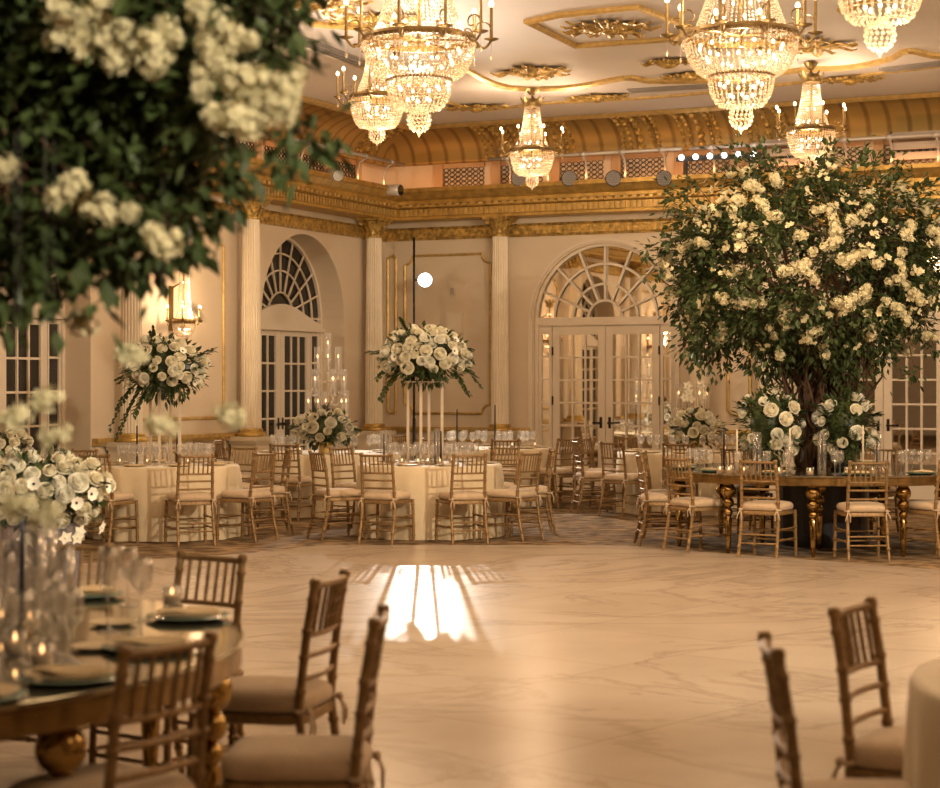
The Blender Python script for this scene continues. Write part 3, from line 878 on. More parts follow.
# bright spotlight on its stand behind the middle tables
SP = at(425, 280, 28.9)
t = thing('spotlight_stand', 'lit white spotlight on tall thin black stand before the corner wall panel', 'spotlight', (at(414, 280, 28.9).x, 28.9, 0))
mb = MB(); mb.tube([(0, 0, 1.0), (0, 0, 3.85)], .018, 8); mb.tube([(0, 0, .12), (0, 0, 1.1)], .026, 8); mb.build('pole', M['black'], t, True)
for k in range(3):
    w = 2 * PI * k / 3 + .5; mb = MB(); mb.tube([(0, 0, .75), (.28 * math.cos(w), .28 * math.sin(w), .25), (.5 * math.cos(w), .5 * math.sin(w), .012)], .013, 6); mb.build('leg', M['black'], t, True)
rel = SP - Vector((at(414, 280, 28.9).x, 28.9, 0)); mb = MB()
aim = (Vector((.0, 13.0, 0)) - SP).normalized()
mb.tube([rel - aim * .16, rel - aim * .1, rel], [.06, .1, .115], 16); mb.tube([(0, 0, SP.z), rel - aim * .1], .014, 6); mb.build('lamp_head', M['black'], t, True)
mb = MB(); mb.tube([rel + aim * .001, rel + aim * .008], [.108, .1], 16); mb.build('lamp_face', M['spotface'], t)
def spot(loc, target, energy, col, ang, blend, size):
    l = bpy.data.lights.new('spot_light', 'SPOT'); l.energy = energy; l.color = col; l.spot_size = R(ang); l.spot_blend = blend; l.shadow_soft_size = size
    o = bpy.data.objects.new('spot_light', l); COL.objects.link(o); o.location = loc
    o.rotation_euler = (Vector(target) - Vector(loc)).to_track_quat('-Z', 'Y').to_euler()
    return o
spot(SP + aim * .05, SP + aim * 10, 1000, (1, .92, .80), 70, .5, .03)
# tree brightener first, then the stage lamp of the rig on the far side of the room, outside the picture: throws the chairs' shadows on the tablecloths
spot((4.2, -2.2, 4.6), (-1.5, 5.6, 2.95), 2900, (1, .86, .62), 27, .6, .06)  # unseen spot, added only to brighten the near tree
spot((6.8, 6.2, 4.9), (-.5, 19.0, .6), 2600, (1, .82, .58), 80, .4, .05)
# LED strips lying on the cornice, washing the attic in orange
def strip(tf_p, length, rz, energy):
    l = bpy.data.lights.new('cornice_strip', 'AREA'); l.shape = 'RECTANGLE'; l.size = length; l.size_y = .05; l.energy = energy; l.color = (1, .42, .14)
    o = bpy.data.objects.new('cornice_strip', l); COL.objects.link(o); o.location = tf_p
    o.rotation_euler = (rz + Vector((0, 0, .12))).to_track_quat('-Z', 'Y').to_euler()
    return o
for i in range(6): strip(W(1.1 + i * 1.9, .45, 4.68), 1.6, -NB, 2.6)
for i in range(5): strip(W(.45, 1.2 + i * 1.9, 4.68), 1.6, -UB, 2.6)

for px, py, w, h, lab in ((455, 323, .14, .17, 'cream wall mounted speaker panel on the corner wall'), (454, 291, .035, .06, 'tiny pale wall sensor above the speaker panel')):
    p = back_at(px, py, 0); t = thing('wall_speaker' if w > .1 else 'wall_sensor', lab, 'speaker' if w > .1 else 'sensor', p, ROOMROT)
    mb = MB(); mb.box(-w, w, -.05, -.001, -h, h); mb.build('housing', M['wall2'], t)
    mb = MB(); mb.box(-w * .75, w * .75, -.056, -.05, -h * .8, h * .8); mb.build('grille', M['greyled'] if w < .1 else M['column'], t)

# ------------------------------------------------------------------ chairs
def chair_parts():
    P = []
    def bamboo(p0, p1, r, knots):
        mb = MB(); p0, p1 = Vector(p0), Vector(p1); pts = []; rr = []
        n = 14
        kn = sorted(knots)
        us = [0] ; 
        for k in kn: us += [k - .02, k - .008, k + .008, k + .02]
        us.append(1); us = sorted(set(max(0, min(1, u)) for u in us))
        for u in us:
            pts.append(p0.lerp(p1, u)); rr.append(r * (1.35 if any(abs(u - k) < .012 for k in kn) else 1))
        mb.tube(pts, rr, 8)
        return mb
    G = M['chairgold']
    for s in (-1, 1):
        mb = MB(); pts = []; rr = []
        path = [(0, .185 * s, -.265), (.22, .180 * s, -.215), (.44, .178 * s, -.185), (.56, .176 * s, -.195), (.74, .172 * s, -.215), (.915, .168 * s, -.245)]
        zs = sorted(set([.915 * i / 24 for i in range(25)] + [q + e for q in (.11, .25, .365, .52, .64, .73, .84) for e in (-.011, -.006, .006, .011)] + [.885, .89, .908]))
        for i, z in enumerate(zs):
            for (z0, x0, y0), (z1, x1, y1) in zip(path[:-1], path[1:]):
                if z0 <= z <= z1 + 1e-6:
                    u = (z - z0) / (z1 - z0); pts.append((x0 + (x1 - x0) * u, y0 + (y1 - y0) * u, z)); break
            rr.append(.0155 * (1.28 if any(abs(z - q) < .007 for q in (.11, .25, .365, .52, .64, .73, .84)) or .889 < z < .909 else 1))
        rr[-1] = .013; rr[0] = .012
        mb.tube(pts, rr, 8)
        P.append(('back_post', autosmooth(mb.mesh('back_post', G)), None))
        P.append(('leg', autosmooth(bamboo((.2 * s, .2, .435), (.205 * s, .215, 0), .0155, (.12, .36, .62, .85)).mesh('leg', G)), None))
        for z in (.17, .27):
            P.append(('stretcher', autosmooth(bamboo((.203 * s, .208, z), (.182 * s, -.222, z), .009, (.3, .7)).mesh('stretcher', G)), None))
    for z, y, k in ((.24, .207, (.3, .7)), (.15, .209, (.3, .7)), (.22, -.215, (.3, .7)), (.14, -.232, (.3, .7))):
        P.append(('stretcher', autosmooth(bamboo((-.19, y, z), (.19, y, z), .009, k).mesh('stretcher', G)), None))
    def curve_rail(z, y, r):
        mb = MB(); w = .17
        mb.tube([(-w + 2 * w * i / 8, y - .018 * math.sin(PI * i / 8), z) for i in range(9)], r, 8)
        return autosmooth(mb.mesh('cross_rail', G))
    P.append(('top_rail', curve_rail(.888, -.241, .0125), None))
    for z, y in ((.712, -.211), (.64, -.204), (.56, -.195)): P.append(('cross_rail', curve_rail(z, y, .0105), None))
    for i in range(6):
        x = -.17 + .34 * (i + 1) / 7; c = .018 * math.sin(PI * (i + 1) / 7)
        P.append(('spindle', autosmooth(bamboo((x, -.211 - c, .712), (x, -.241 - c, .888), .0075, (.3, .6)).mesh('spindle', G)), None))
    # seat frame and cushion
    def sq(w, d, z, e=.28, n=28, yo=0):
        out = []
        for i in range(n):
            a = 2 * PI * i / n; c, s = math.cos(a), math.sin(a)
            k = 1 - .08 * (s < 0) * abs(s)
            out.append((w * k * math.copysign(abs(c) ** e, c), yo + d * math.copysign(abs(s) ** e, s), z))
        return out
    def stack(rows, n=28, cap=True):
        mb = MB(); vs = [v for r in rows for v in r]
        fs = [(i * n + j, i * n + (j + 1) % n, (i + 1) * n + (j + 1) % n, (i + 1) * n + j) for i in range(len(rows) - 1) for j in range(n)]
        fs += [tuple(range(n - 1, -1, -1)), tuple((len(rows) - 1) * n + j for j in range(n))]
        mb.add(vs, fs); return mb
    P.append(('seat_frame', autosmooth(stack([sq(.195, .2, .40), sq(.205, .21, .405), sq(.205, .21, .43), sq(.2, .205, .438)]).mesh('seat_frame', G)), None))
    cu = stack([sq(.18, .185, .439), sq(.203, .208, .448, .35), sq(.212, .216, .472, .4), sq(.209, .214, .492, .42), sq(.192, .197, .510, .45), sq(.14, .145, .520, .5), sq(.07, .07, .523, .6)])
    P.append(('cushion', autosmooth(cu.mesh('cushion', M['cushion']), 60), None))
    for s in (-1, 1):
        mb = MB(); x = .178 * s; y = -.19
        mb.tube([(x - .025 * s, y + .02, .455), (x, y - .024, .45), (x + .026 * s, y, .45), (x, y + .03, .455)], .008, 5)
        mb.ball((x, y - .03, .45), .016, 6, 4)
        mb.tube([(x, y - .03, .45), (x + .02 * s, y - .05, .40), (x + .03 * s, y - .045, .36)], .006, 4)
        mb.tube([(x, y - .03, .45), (x - .015 * s, y - .05, .41), (x - .012 * s, y - .05, .35)], .006, 4)
        P.append(('tie', mb.mesh('tie', M['cushion'], True), 'cushion'))
    return P
CHP = chair_parts()
def chair(x, y, ang, label, group=None):
    """ang: direction the sitter faces, degrees; (x, y) the seat centre"""
    t = thing('chiavari_chair', label, 'chair', (x, y, .0), R(ang - 90), group)
    z = .012 if on_floor(x, y) else 0.0
    t.location.z = z
    mp = {}
    for nm, me, par in CHP:
        o = link(nm, me, mp.get(par, t)); mp[nm] = o
        if nm == 'cushion': o['label'] = 'ivory tie-on seat cushion'
    return t
EDGE = [on(x, y, 0) for x, y in edge]
def on_floor(x, y):
    for a, b in zip(EDGE[:-1], EDGE[1:]):
        if a.x <= x <= b.x:
            return y < a.y + (b.y - a.y) * (x - a.x) / (b.x - a.x)
    return y < 12
def chair_back(px, d, ang, label, group=None):
    """place by the middle of the top of its back"""
    p = at(px, 0, d); a = R(ang)
    return chair(p.x + .245 * math.cos(a), p.y + .245 * math.sin(a), ang, label, group)

# ------------------------------------------------------------------ round tables
def cloth_table(x, y, r, label, seed, h=.755, base=0.0, clabel=None):
    t = thing('round_table', 'round folding table hidden under ' + label, 'table', (x, y, base), 0, 'round tables under cloths')
    mb = MB(); mb.lathe([(0, h - .03), (r - .01, h - .03), (r - .01, h - .004), (0, h - .004)], 48); mb.build('table_top', M['wood'], t)
    mb = MB(); mb.lathe([(0, 0), (.34, 0), (.3, .03), (.05, .05), (.045, h - .03), (0, h - .03)], 20); mb.build('pedestal', M['wood'], t)
    rr = random.Random(seed); ph = [rr.uniform(0, 2 * PI) for _ in range(6)]
    def fn(q, z, w):
        if z > h - .004: return q
        u = 1 - z / h
        f = math.sin(9 * w + ph[0]) * .5 + math.sin(14 * w + ph[1] + .6 * math.sin(3 * w)) * .35 + math.sin(23 * w + ph[2]) * .2
        return q + u ** .7 * .062 * f + .03 * u
    prof = [(.001, h + .004), (r * .5, h + .004), (r - .02, h + .004), (r + .004, h + .001), (r + .012, h - .015)]
    for i in range(1, 9): prof.append((r + .014, (h - .015) * (1 - i / 8) + .006 * (i == 8)))
    mb = MB(); mb.lathe(prof, 144, fn=fn)
    c = mb.build('tablecloth', M['cloth'], None, True, (x, y, base))
    tag(c, 'champagne floor length cloth of ' + label, 'tablecloth')
    return t
T1 = Vector((-3.21, 20.1)); T2 = Vector((-.43, 20.3)); T3 = Vector((-1.78, 23.7)); T4 = Vector((.25, 25.6)); T5 = Vector((2.72, 24.0)); T0 = Vector((-4.82, 19.3))
TT = Vector((3.55, 19.1)); TF = Vector((-2.5, 6.1)); TR = Vector((2.06, 4.95))
cloth_table(*T1, .75, 'the table below the wall sconce', 1)
cloth_table(*T2, .76, 'the middle table before the lit spotlight', 2)
cloth_table(*T3, .9, 'the candelabra table before the dark arched doors', 3)
cloth_table(*T4, .85, 'the table closest to the corner wall panel', 4)
cloth_table(*T5, .85, 'the bouquet table left of the leafy tree', 5)
cloth_table(*T0, .8, 'the table before the white paned side doors', 6)
cloth_table(*TR, .88, 'the table in the lower right corner', 7, .80, .012)

def ball_leg(h):
    mb = MB()
    mb.ball((0, 0, h - .07), .072, 18, 12); mb.ball((0, 0, h - .185), .055, 16, 10); mb.ball((0, 0, h - .275), .042, 14, 8)
    mb.lathe([(0, 0), (.016, 0), (.022, .05), (.036, h - .33), (.02, h - .30)], 14)
    mb.lathe([(0, h - .012), (.05, h - .012), (.05, h), (0, h)], 14)
    return mb.mesh('leg', M['sphere'], True)
BL = ball_leg(.665)
def mirror_table(x, y, r, label, n, ph, legr, base):
    t = thing('mirror_top_table', label, 'table', (x, y, base), 0)
    hole = .52
    mb = MB(); mb.lathe([(hole, .748), (r, .748), (r, .7592), (r - .0008, .76), (hole, .76), (hole, .748)], 96); mb.build('mirror_top', M['tabletop'], t)
    mb = MB(); mb.lathe([(r - .05, .665), (r - .012, .665), (r - .004, .672), (r - .004, .735), (r + .004, .742), (r + .004, .748), (r - .05, .748), (r - .05, .665)], 96)
    mb.lathe([(hole, .70), (hole + .03, .70), (hole + .03, .748), (hole, .748), (hole, .70)], 48)
    mb.build('apron', M['apron'], t)
    for i in range(n):
        w = R(ph) + 2 * PI * i / n
        link('leg', BL, t, (legr * math.cos(w), legr * math.sin(w), 0))
    for i in range(5):
        w = R(ph) + 2 * PI * i / 5; link('leg', BL, t, (.62 * math.cos(w), .62 * math.sin(w), 0))
    return t
mirror_table(TF.x, TF.y, 1.76, 'near round mirror topped table on gold ball legs at lower left', 10, -33.5, 1.66, .012)
mirror_table(TT.x, TT.y, 1.62, 'far round mirror topped table on gold ball legs around the leafy tree', 11, -104, 1.5, 0)

# ------------------------------------------------------------------ chairs in place
g1 = 'chairs'
def ring_chairs(T, r, rows):
    for ang, lab in rows:
        a = R(ang); chair(T.x + r * math.cos(a), T.y + r * math.sin(a), ang + 180, lab)
ring_chairs(T1, 1.06, [(-114, 'gold chair tucked at the sconce side table, partly behind the near low bouquet'),
                       (-68, 'gold chair with its back to the viewer at the middle of the left cloth table'),
                       (-31, 'gold chair at the left cloth table, nearest its right front corner, facing left'),
                       (14, 'gold chair seen side on at the right side of the left cloth table'),
                       (58, 'gold chair behind the left cloth table, its back toward the dark doors'),
                       (102, 'gold chair behind the left cloth table, straight below the wall sconce'),
                       ])
ring_chairs(T2, 1.07, [(-152, 'gold chair at the left end of the middle cloth table, facing right'),
                       (-113, 'gold chair left of the two with backs to the viewer at the middle table'),
                       (-71, 'gold chair right of the two with backs to the viewer at the middle table'),
                       (-36, 'gold chair at the right front of the middle table, facing left'),
                       (4, 'gold chair side on at the right end of the middle table, behind another'),
                       (50, 'gold chair behind the middle table, right of its glasses'),
                       (140, 'gold chair behind the middle table beside the low bouquet table')])
ring_chairs(T3, 1.22, [(-106, 'gold chair before the low bouquet table, straight below the dark arched doors'),
                       (-150, 'gold chair at the left of the low bouquet table, near the white door steps'),
                       (165, 'gold chair behind and left of the low bouquet table, by the column plinth'),
                       (-20, 'gold chair at the right of the low bouquet table behind the middle table')])
ring_chairs(T4, 1.18, [(-82, 'gold chair before the back corner table, right of two dark tapers'),
                       (-45, 'gold chair before the back corner table, nearest the mirrored doors'),
                       (-5, 'dark gold chair at the right end of the back corner table by the mirrored doors'),
                       (-120, 'gold chair before the back corner table, behind the middle table glasses'),
                       (150, 'gold chair at the left of the back corner table by the column plinth')])
ring_chairs(T5, 1.18, [(-170, 'gold chair leftmost of the cluster before the mirrored doors'),
                       (-135, 'gold chair in front of the cluster before the mirrored doors'),
                       (-100, 'gold chair before the low bouquet table left of the tree, nearest its glasses'),
                       (150, 'gold chair farthest back of the cluster against the mirrored doors'),
                       (115, 'gold chair behind the low bouquet table, against the right mirrored leaf'),
                       (-60, 'gold chair just left of the leafy tree, behind the gold table')])
ring_chairs(TT, 1.62, [(162, 'gold chair at the far left of the tree table, behind its neighbour'),
                       (-177, 'gold chair at the left end of the tree table, facing right'),
                       (-148, 'gold chair at the tree table, second from its left end'),
                       (-119, 'gold chair with its back to the viewer left of the tree trunk'),
                       (-88, 'gold chair with its back to the viewer right of the tree trunk'),
                       (-61, 'gold chair at the tree table cut by the right picture edge'),
                       (60, 'gold chair behind the tree table at its right'),
                       (110, 'gold chair behind the tree table, behind the trunk'),])
chair(T0.x + .55, T0.y + .92, 238, 'gold chair behind the left edge table before the white paned doors')
chair_back(76, 8.15, -112, 'gold chair behind the near mirror table, in front of the ribbed clear pedestal')
chair_back(212, 7.65, -126, 'gold chair across the near mirror table, its back toward the dance floor')
chair_back(331, 6.78, 166, 'gold chair side on at the dance floor, farther of the two facing the mirror table')
chair_back(380, 5.66, 178, 'gold chair nearest the dance floor middle, nearer of the two facing the mirror table')
chair_back(170, 5.05, 147, 'nearest gold chair, its back hiding the rim of the mirror table')
chair_back(770, 5.03, -3, 'gold chair at lower right seen edge on, nearest the lower picture edge')
chair_back(852, 5.9, -31, 'gold chair at lower right with open spindle back beside the cloth covered table')
# ------------------------------------------------------------------ flowers
def rose_mesh(seed, mat):
    rr = random.Random(seed); mb = MB()
    for ring_i, (k, rad, hgt, wa, op) in enumerate(((3, .26, .95, 1.5, 0), (4, .46, .94, 1.2, .12), (5, .70, .84, .95, .3), (6, .9, .62, .8, .6), (6, 1.0, .3, .75, .9))):
        for j in range(k):
            w0 = 2 * PI * (j + rr.uniform(-.12, .12)) / k + ring_i * .5
            vs = []
            for v in range(4):
                t = v / 3
                for u in (-1, -.33, .33, 1):
                    a = w0 + u * wa * (.45 + .55 * math.sin(PI * (.2 + .6 * t)))
                    q = rad * (.25 + .75 * math.sin(t * PI * .5)) + (op * .18 * (t > .9)) - .06 * abs(u)
                    z = -.5 + (hgt + .5) * t - op * .22 * (t > .9) - .08 * u * u * t
                    vs.append((q * math.cos(a), q * math.sin(a), z))
            mb.add(vs, [(4 * r + c, 4 * r + c + 1, 4 * r + c + 5, 4 * r + c + 4) for r in range(3) for c in range(3)])
    mb.ball((0, 0, 0), .62, 8, 6)
    return mb.mesh('rose', mat, True)
def anemone_mesh():
    mb = MB()
    for j in range(7):
        w = 2 * PI * j / 7; d = Vector((math.cos(w), math.sin(w), 0)); s = Vector((-d.y, d.x, 0))
        vs = []
        for f, ww, z in ((.1, .15, 0), (.5, .42, .12), (.9, .36, .3), (1.05, .1, .32)):
            for u in (-1, 0, 1): vs.append(tuple(d * f + s * ww * u + Vector((0, 0, z + .06 * abs(u)))))
        mb.add(vs, [(3 * r + c, 3 * r + c + 1, 3 * r + c + 4, 3 * r + c + 3) for r in range(3) for c in (0, 1)])
    mb.ball((0, 0, .12), .22, 8, 5, mi=1)
    return mb.mesh('anemone', [M['petal2'], M['heart']], True)
def blossom_mesh(seed, n=26):
    rr = random.Random(seed); mb = MB()
    for i in range(n):
        z = rr.uniform(-.75, 1); a = rr.uniform(0, 2 * PI); q = math.sqrt(max(0, 1 - z * z))
        d = Vector((q * math.cos(a), q * math.sin(a), z)); c = d * rr.uniform(.65, .98)
        t = d.cross(Vector((.3, .5, .8))).normalized(); b = d.cross(t)
        for k in range(5):
            w = 2 * PI * k / 5 + a; e = t * math.cos(w) + b * math.sin(w); s = d.cross(e)
            p = c + e * .05; m = c + e * .24 + d * .05
            mb.add([tuple(p), tuple(m + s * .15), tuple(c + e * .42 + d * .14), tuple(m - s * .15)], [(0, 1, 2, 3)])
    mb.ball((0, 0, 0), .55, 8, 6)
    return mb.mesh('blossom_cluster', M['blossom'], False)
ROSE = [rose_mesh(s, M['petal']) for s in (1, 2)] + [rose_mesh(3, M['petal2'])]
ANEM = anemone_mesh(); BLOS = [blossom_mesh(s) for s in (1, 2, 3)]
ORCH = MB()
for j in range(5):
    w = 2 * PI * j / 5 + .3; d = Vector((math.cos(w), math.sin(w), .15)).normalized()
    ORCH.leaf((0, 0, 0), d, (0, 0, 1), 1, .75, dip=.1)
ORCH.ball((0, 0, .1), .16, 6, 4)
ORCH = ORCH.mesh('orchid_bloom', M['petal2'], True)
def put(me, name, parent, loc, d, s, spin=0.0):
    o = link(name, me, parent, loc)
    q = Vector(d).to_track_quat('Z', 'Y') @ Euler((0, 0, spin)).to_quaternion()
    o.rotation_mode = 'QUATERNION'; o.rotation_quaternion = q
    o.scale = (s, s, s)
    return o
def sprig(mb, p, d, L, rr, nl=12, ls=.055, droop=.5):
    p = Vector(p); d = Vector(d).normalized(); pts = []
    for i in range(8):
        u = i / 7; pts.append(p + d * L * u - Vector((0, 0, droop * L * u * u)))
    mb.tube(pts, .003, 4)
    for i in range(nl):
        u = .2 + .8 * i / nl; k = min(6, int(u * 7)); q = pts[k].lerp(pts[k + 1], u * 7 - k)
        t = (pts[k + 1] - pts[k]).normalized(); sd = t.cross(Vector((0, 0, 1)))
        if sd.length < .05: sd = Vector((1, 0, 0))
        sd.normalize(); sg = 1 if i % 2 else -1
        mb.leaf(q, t * .6 + sd * sg * .8 + Vector((0, 0, rr.uniform(-.3, .3))), (0, 0, 1), ls * rr.uniform(.7, 1.2), ls * .5)
def arrangement(name, label, loc, ctr, rx, ry, rz, nrose, nanem, seed, sprigs, stand, group=None, rs=.052, lower=-.45, cat='flower arrangement', nleaf=900, orch=0):
    t = thing(name, label, cat, loc, 0, group); rr = random.Random(seed)
    stand(t)
    c = Vector(ctr); mb = MB()
    for i in range(nleaf):
        z = rr.uniform(-1, 1); a = rr.uniform(0, 2 * PI); q = math.sqrt(1 - z * z); k = rr.uniform(.5, 1.06)
        d = Vector((q * math.cos(a), q * math.sin(a), z))
        p = c + Vector((d.x * rx, d.y * ry, d.z * rz)) * k
        mb.leaf(p, d + Vector((rr.uniform(-.6, .6), rr.uniform(-.6, .6), rr.uniform(-.5, .5))), (rr.uniform(-.5, .5), rr.uniform(-.5, .5), 1), rr.uniform(.06, .11), rr.uniform(.03, .05))
    mb.lathe([(max(.01, .64 * math.cos(PI * (i / 8 - .5))) * rx, .76 * rz * math.sin(PI * (i / 8 - .5))) for i in range(9)], 14, tuple(c))
    mb.build('foliage', M['leaf'], t)['kind'] = 'stuff'
    for (d, L, dr) in sprigs:
        dd = Vector(d).normalized(); s = MB()
        for _ in range(2):
            sprig(s, c + Vector((dd.x * rx, dd.y * ry, dd.z * rz)) * .75, dd + Vector((rr.uniform(-.2, .2), rr.uniform(-.2, .2), rr.uniform(-.15, .15))), L * rr.uniform(.6, .95), rr, 17, .075, dr * .7)
        s.build('greenery_sprig', M['leaf'], t)
    i = 0; placed = []
    tries = 0
    while i < nrose and tries < 4000:
        tries += 1
        z = rr.uniform(lower, 1); a = rr.uniform(0, 2 * PI); q = math.sqrt(1 - z * z)
        d = Vector((q * math.cos(a), q * math.sin(a), z))
        p = c + Vector((d.x * rx, d.y * ry, d.z * rz)) * rr.uniform(.86, 1.06)
        s = rs * rr.uniform(.75, 1.25)
        if any((p - b).length < (s + sb) * .78 for b, sb in placed): continue
        placed.append((p, s))
        put(rr.choice(ROSE), 'rose', t, p, Vector((d.x / rx, d.y / ry, d.z / rz)).normalized() + Vector((0, -.25, .1)), s, rr.uniform(0, 6)); i += 1
    k = 0; tries = 0
    while k < nanem and tries < 500:
        tries += 1
        z = rr.uniform(-.4, .6); a = rr.uniform(PI * 1.05, PI * 1.95); q = math.sqrt(1 - z * z)
        d = Vector((q * math.cos(a), q * math.sin(a), z))
        p = c + Vector((d.x * rx, d.y * ry, d.z * rz)) * 1.06
        if any((p - b).length < (.04 + sb) * .8 for b, sb in placed): continue
        placed.append((p, .04)); k += 1
        put(ANEM, 'anemone', t, p, d, .042)['label'] = 'white anemone with a dark heart'
    for k in range(orch):
        a = rr.uniform(PI, 2 * PI); d = Vector((math.cos(a), math.sin(a), -.3))
        put(ORCH, 'orchid_bloom', t, c + Vector((d.x * rx, d.y * ry, -rz * rr.uniform(.7, 1.2))), d, .05, rr.uniform(0, 6))
    return t
def post_stand(h, w):
    def f(t):
        mb = MB()
        mb.box(-w - .03, w + .03, -w - .03, w + .03, 0, .012); mb.box(-w - .03, w + .03, -w - .03, w + .03, h - .012, h)
        mb.build('acrylic_plate', M['acrylic'], t)
        for q in range(4):
            for _ in (0,):
                px_, py_ = w * 1.1 * math.cos(R(78 + 90 * q)), w * 1.1 * math.sin(R(78 + 90 * q))
                b = MB(); b.box(px_ - .015, px_ + .015, py_ - .015, py_ + .015, .012, h - .012)
                o = b.build('acrylic_post', M['acrylic'], t)
    return f
TZ = .7595
TILT = 0.0
SPR = [((-1, -.2, .2), .34, .1), ((-.9, -.3, -.3), .3, .3), ((1, -.2, -.3), .36, .7), ((.9, -.4, -.6), .34, .9), ((-.5, 0, 1), .28, .1), ((-.8, -.3, -.7), .32, .9), ((.2, -1, -.5), .2, .5), ((1, .2, .3), .2, .2), ((0, 1, -.2), .3, .4)]
p = at(165, 370, 20.1)
arrangement('floral_centerpiece', 'tall white rose arrangement on clear posts below the wall sconce', (p.x, p.y, TZ), (0, 0, p.z - TZ), .42, .40, .33, 74, 2, 11,
            [((-1, -.2, -.6), .45, .9), ((-.8, -.3, -.8), .45, 1.0), ((1, -.3, .5), .36, .1), ((-.3, 0, 1), .28, .1), ((-1, 0, -.1), .3, .5), ((.3, -1, -.8), .22, .6), ((0, 1, 0), .3, .4), ((-.6, -.7, -.9), .3, .8)], post_stand(.86, .15), 'tall white flower arrangements', rs=.057)
p = at(425, 357, 20.3)
arrangement('floral_centerpiece', 'tall white rose and orchid arrangement on clear posts before the lit spotlight', (p.x, p.y, TZ), (0, 0, p.z - TZ), .46, .42, .30, 96, 6, 12, SPR, post_stand(.88, .17), 'tall white flower arrangements', rs=.058)
def bowl_stand(h, r):
    def f(t):
        mb = MB(); mb.lathe([(0, 0), (r * .7, 0), (r * .6, .02), (r * .5, h * .5), (r, h), (0, h)], 20)
        mb.build('vase', M['goldlight'], t, True)
    return f
p = at(330, 437, 23.6)
arrangement('floral_centerpiece', 'low white and cream bouquet before the dark arched doors, under the candelabra', (T3.x, T3.y - .32, TZ), (0, 0, .30), .36, .28, .22, 34, 1, 13, [((-1, -.2, .2), .2, .2), ((1, -.2, .1), .25, .3), ((0, 0, 1), .15, 0), ((.3, -1, -.3), .2, .5)], bowl_stand(.14, .14), 'low white bouquets', rs=.06, nleaf=240)
p = at(697, 432, 24.0)
arrangement('floral_centerpiece', 'low cream bouquet on the table left of the leafy tree before the mirrored doors', (p.x, p.y - .05, TZ), (0, 0, .28), .31, .28, .22, 30, 0, 14, [((-1, -.2, .2), .15, .2), ((1, -.2, .1), .15, .3), ((0, 0, 1), .12, 0)], bowl_stand(.14, .13), 'low white bouquets', rs=.06, nleaf=240)
def dark_stand(t):
    mb = MB(); mb.lathe([(0, 0), (.09, 0), (.10, .1), (.08, .14), (0, .14)], 16); mb.build('vase', M['base'], t, True)
# near low arrangement on ribbed clear pedestal, standing on the floor
p = at(40, 493, 12.0)
def ribbed(t):
    h = p.z - .2
    mb = MB(); mb.lathe([(.24, 0), (.24, h)], 120, fn=lambda r, z, w: r + .008 * math.sin(w * 30)); mb.lathe([(0, 0), (.24, 0), (.24, .015), (0, .015)], 40); mb.lathe([(0, h - .015), (.24, h - .015), (.24, h), (0, h)], 40)
    mb.build('ribbed_pedestal', M['ribbed'], t, True)
arrangement('floral_arrangement', 'low white rose and anemone arrangement on a ribbed clear pedestal at the dance floor edge', (p.x, p.y, .012), (0, 0, p.z), .42, .34, .235, 84, 7, 15, [((.4, 0, 1), .12, 0), ((-1, -.2, .1), .2, .3), ((1, -.2, -.2), .12, .3), ((-.3, -.3, 1), .1, 0)], ribbed, None, rs=.05, lower=-.85, nleaf=420, orch=9)
# flowers massed at the foot of the tree on the far gold table
for px, py, rx, lab, sd in ((770, 424, .30, 'white garden flowers massed left of the tree trunk on the gold table', 16), (846, 426, .27, 'white garden flowers massed right of the tree trunk on the gold table', 17)):
    p = at(px, py, 18.3)
    arrangement('floral_centerpiece', lab, (p.x, p.y, TZ), (0, 0, p.z - TZ), rx, .26, .33, 26, 0, sd, [((0, -.6, -.5), .3, .6), ((-1, -.2, .6), .25, .1), ((1, -.2, .4), .2, .2), ((0, -.3, 1), .2, 0)], dark_stand, 'flowers at the foot of the tree', rs=.058, lower=-.8, nleaf=620)
p = at(8, 437, T0.y)
arrangement('floral_centerpiece', 'small white bouquet on the table at the left picture edge before the side doors', (p.x, p.y, TZ), (0, 0, .22), .2, .2, .16, 16, 0, 18, [], bowl_stand(.1, .09), 'low white bouquets', rs=.055, nleaf=100)

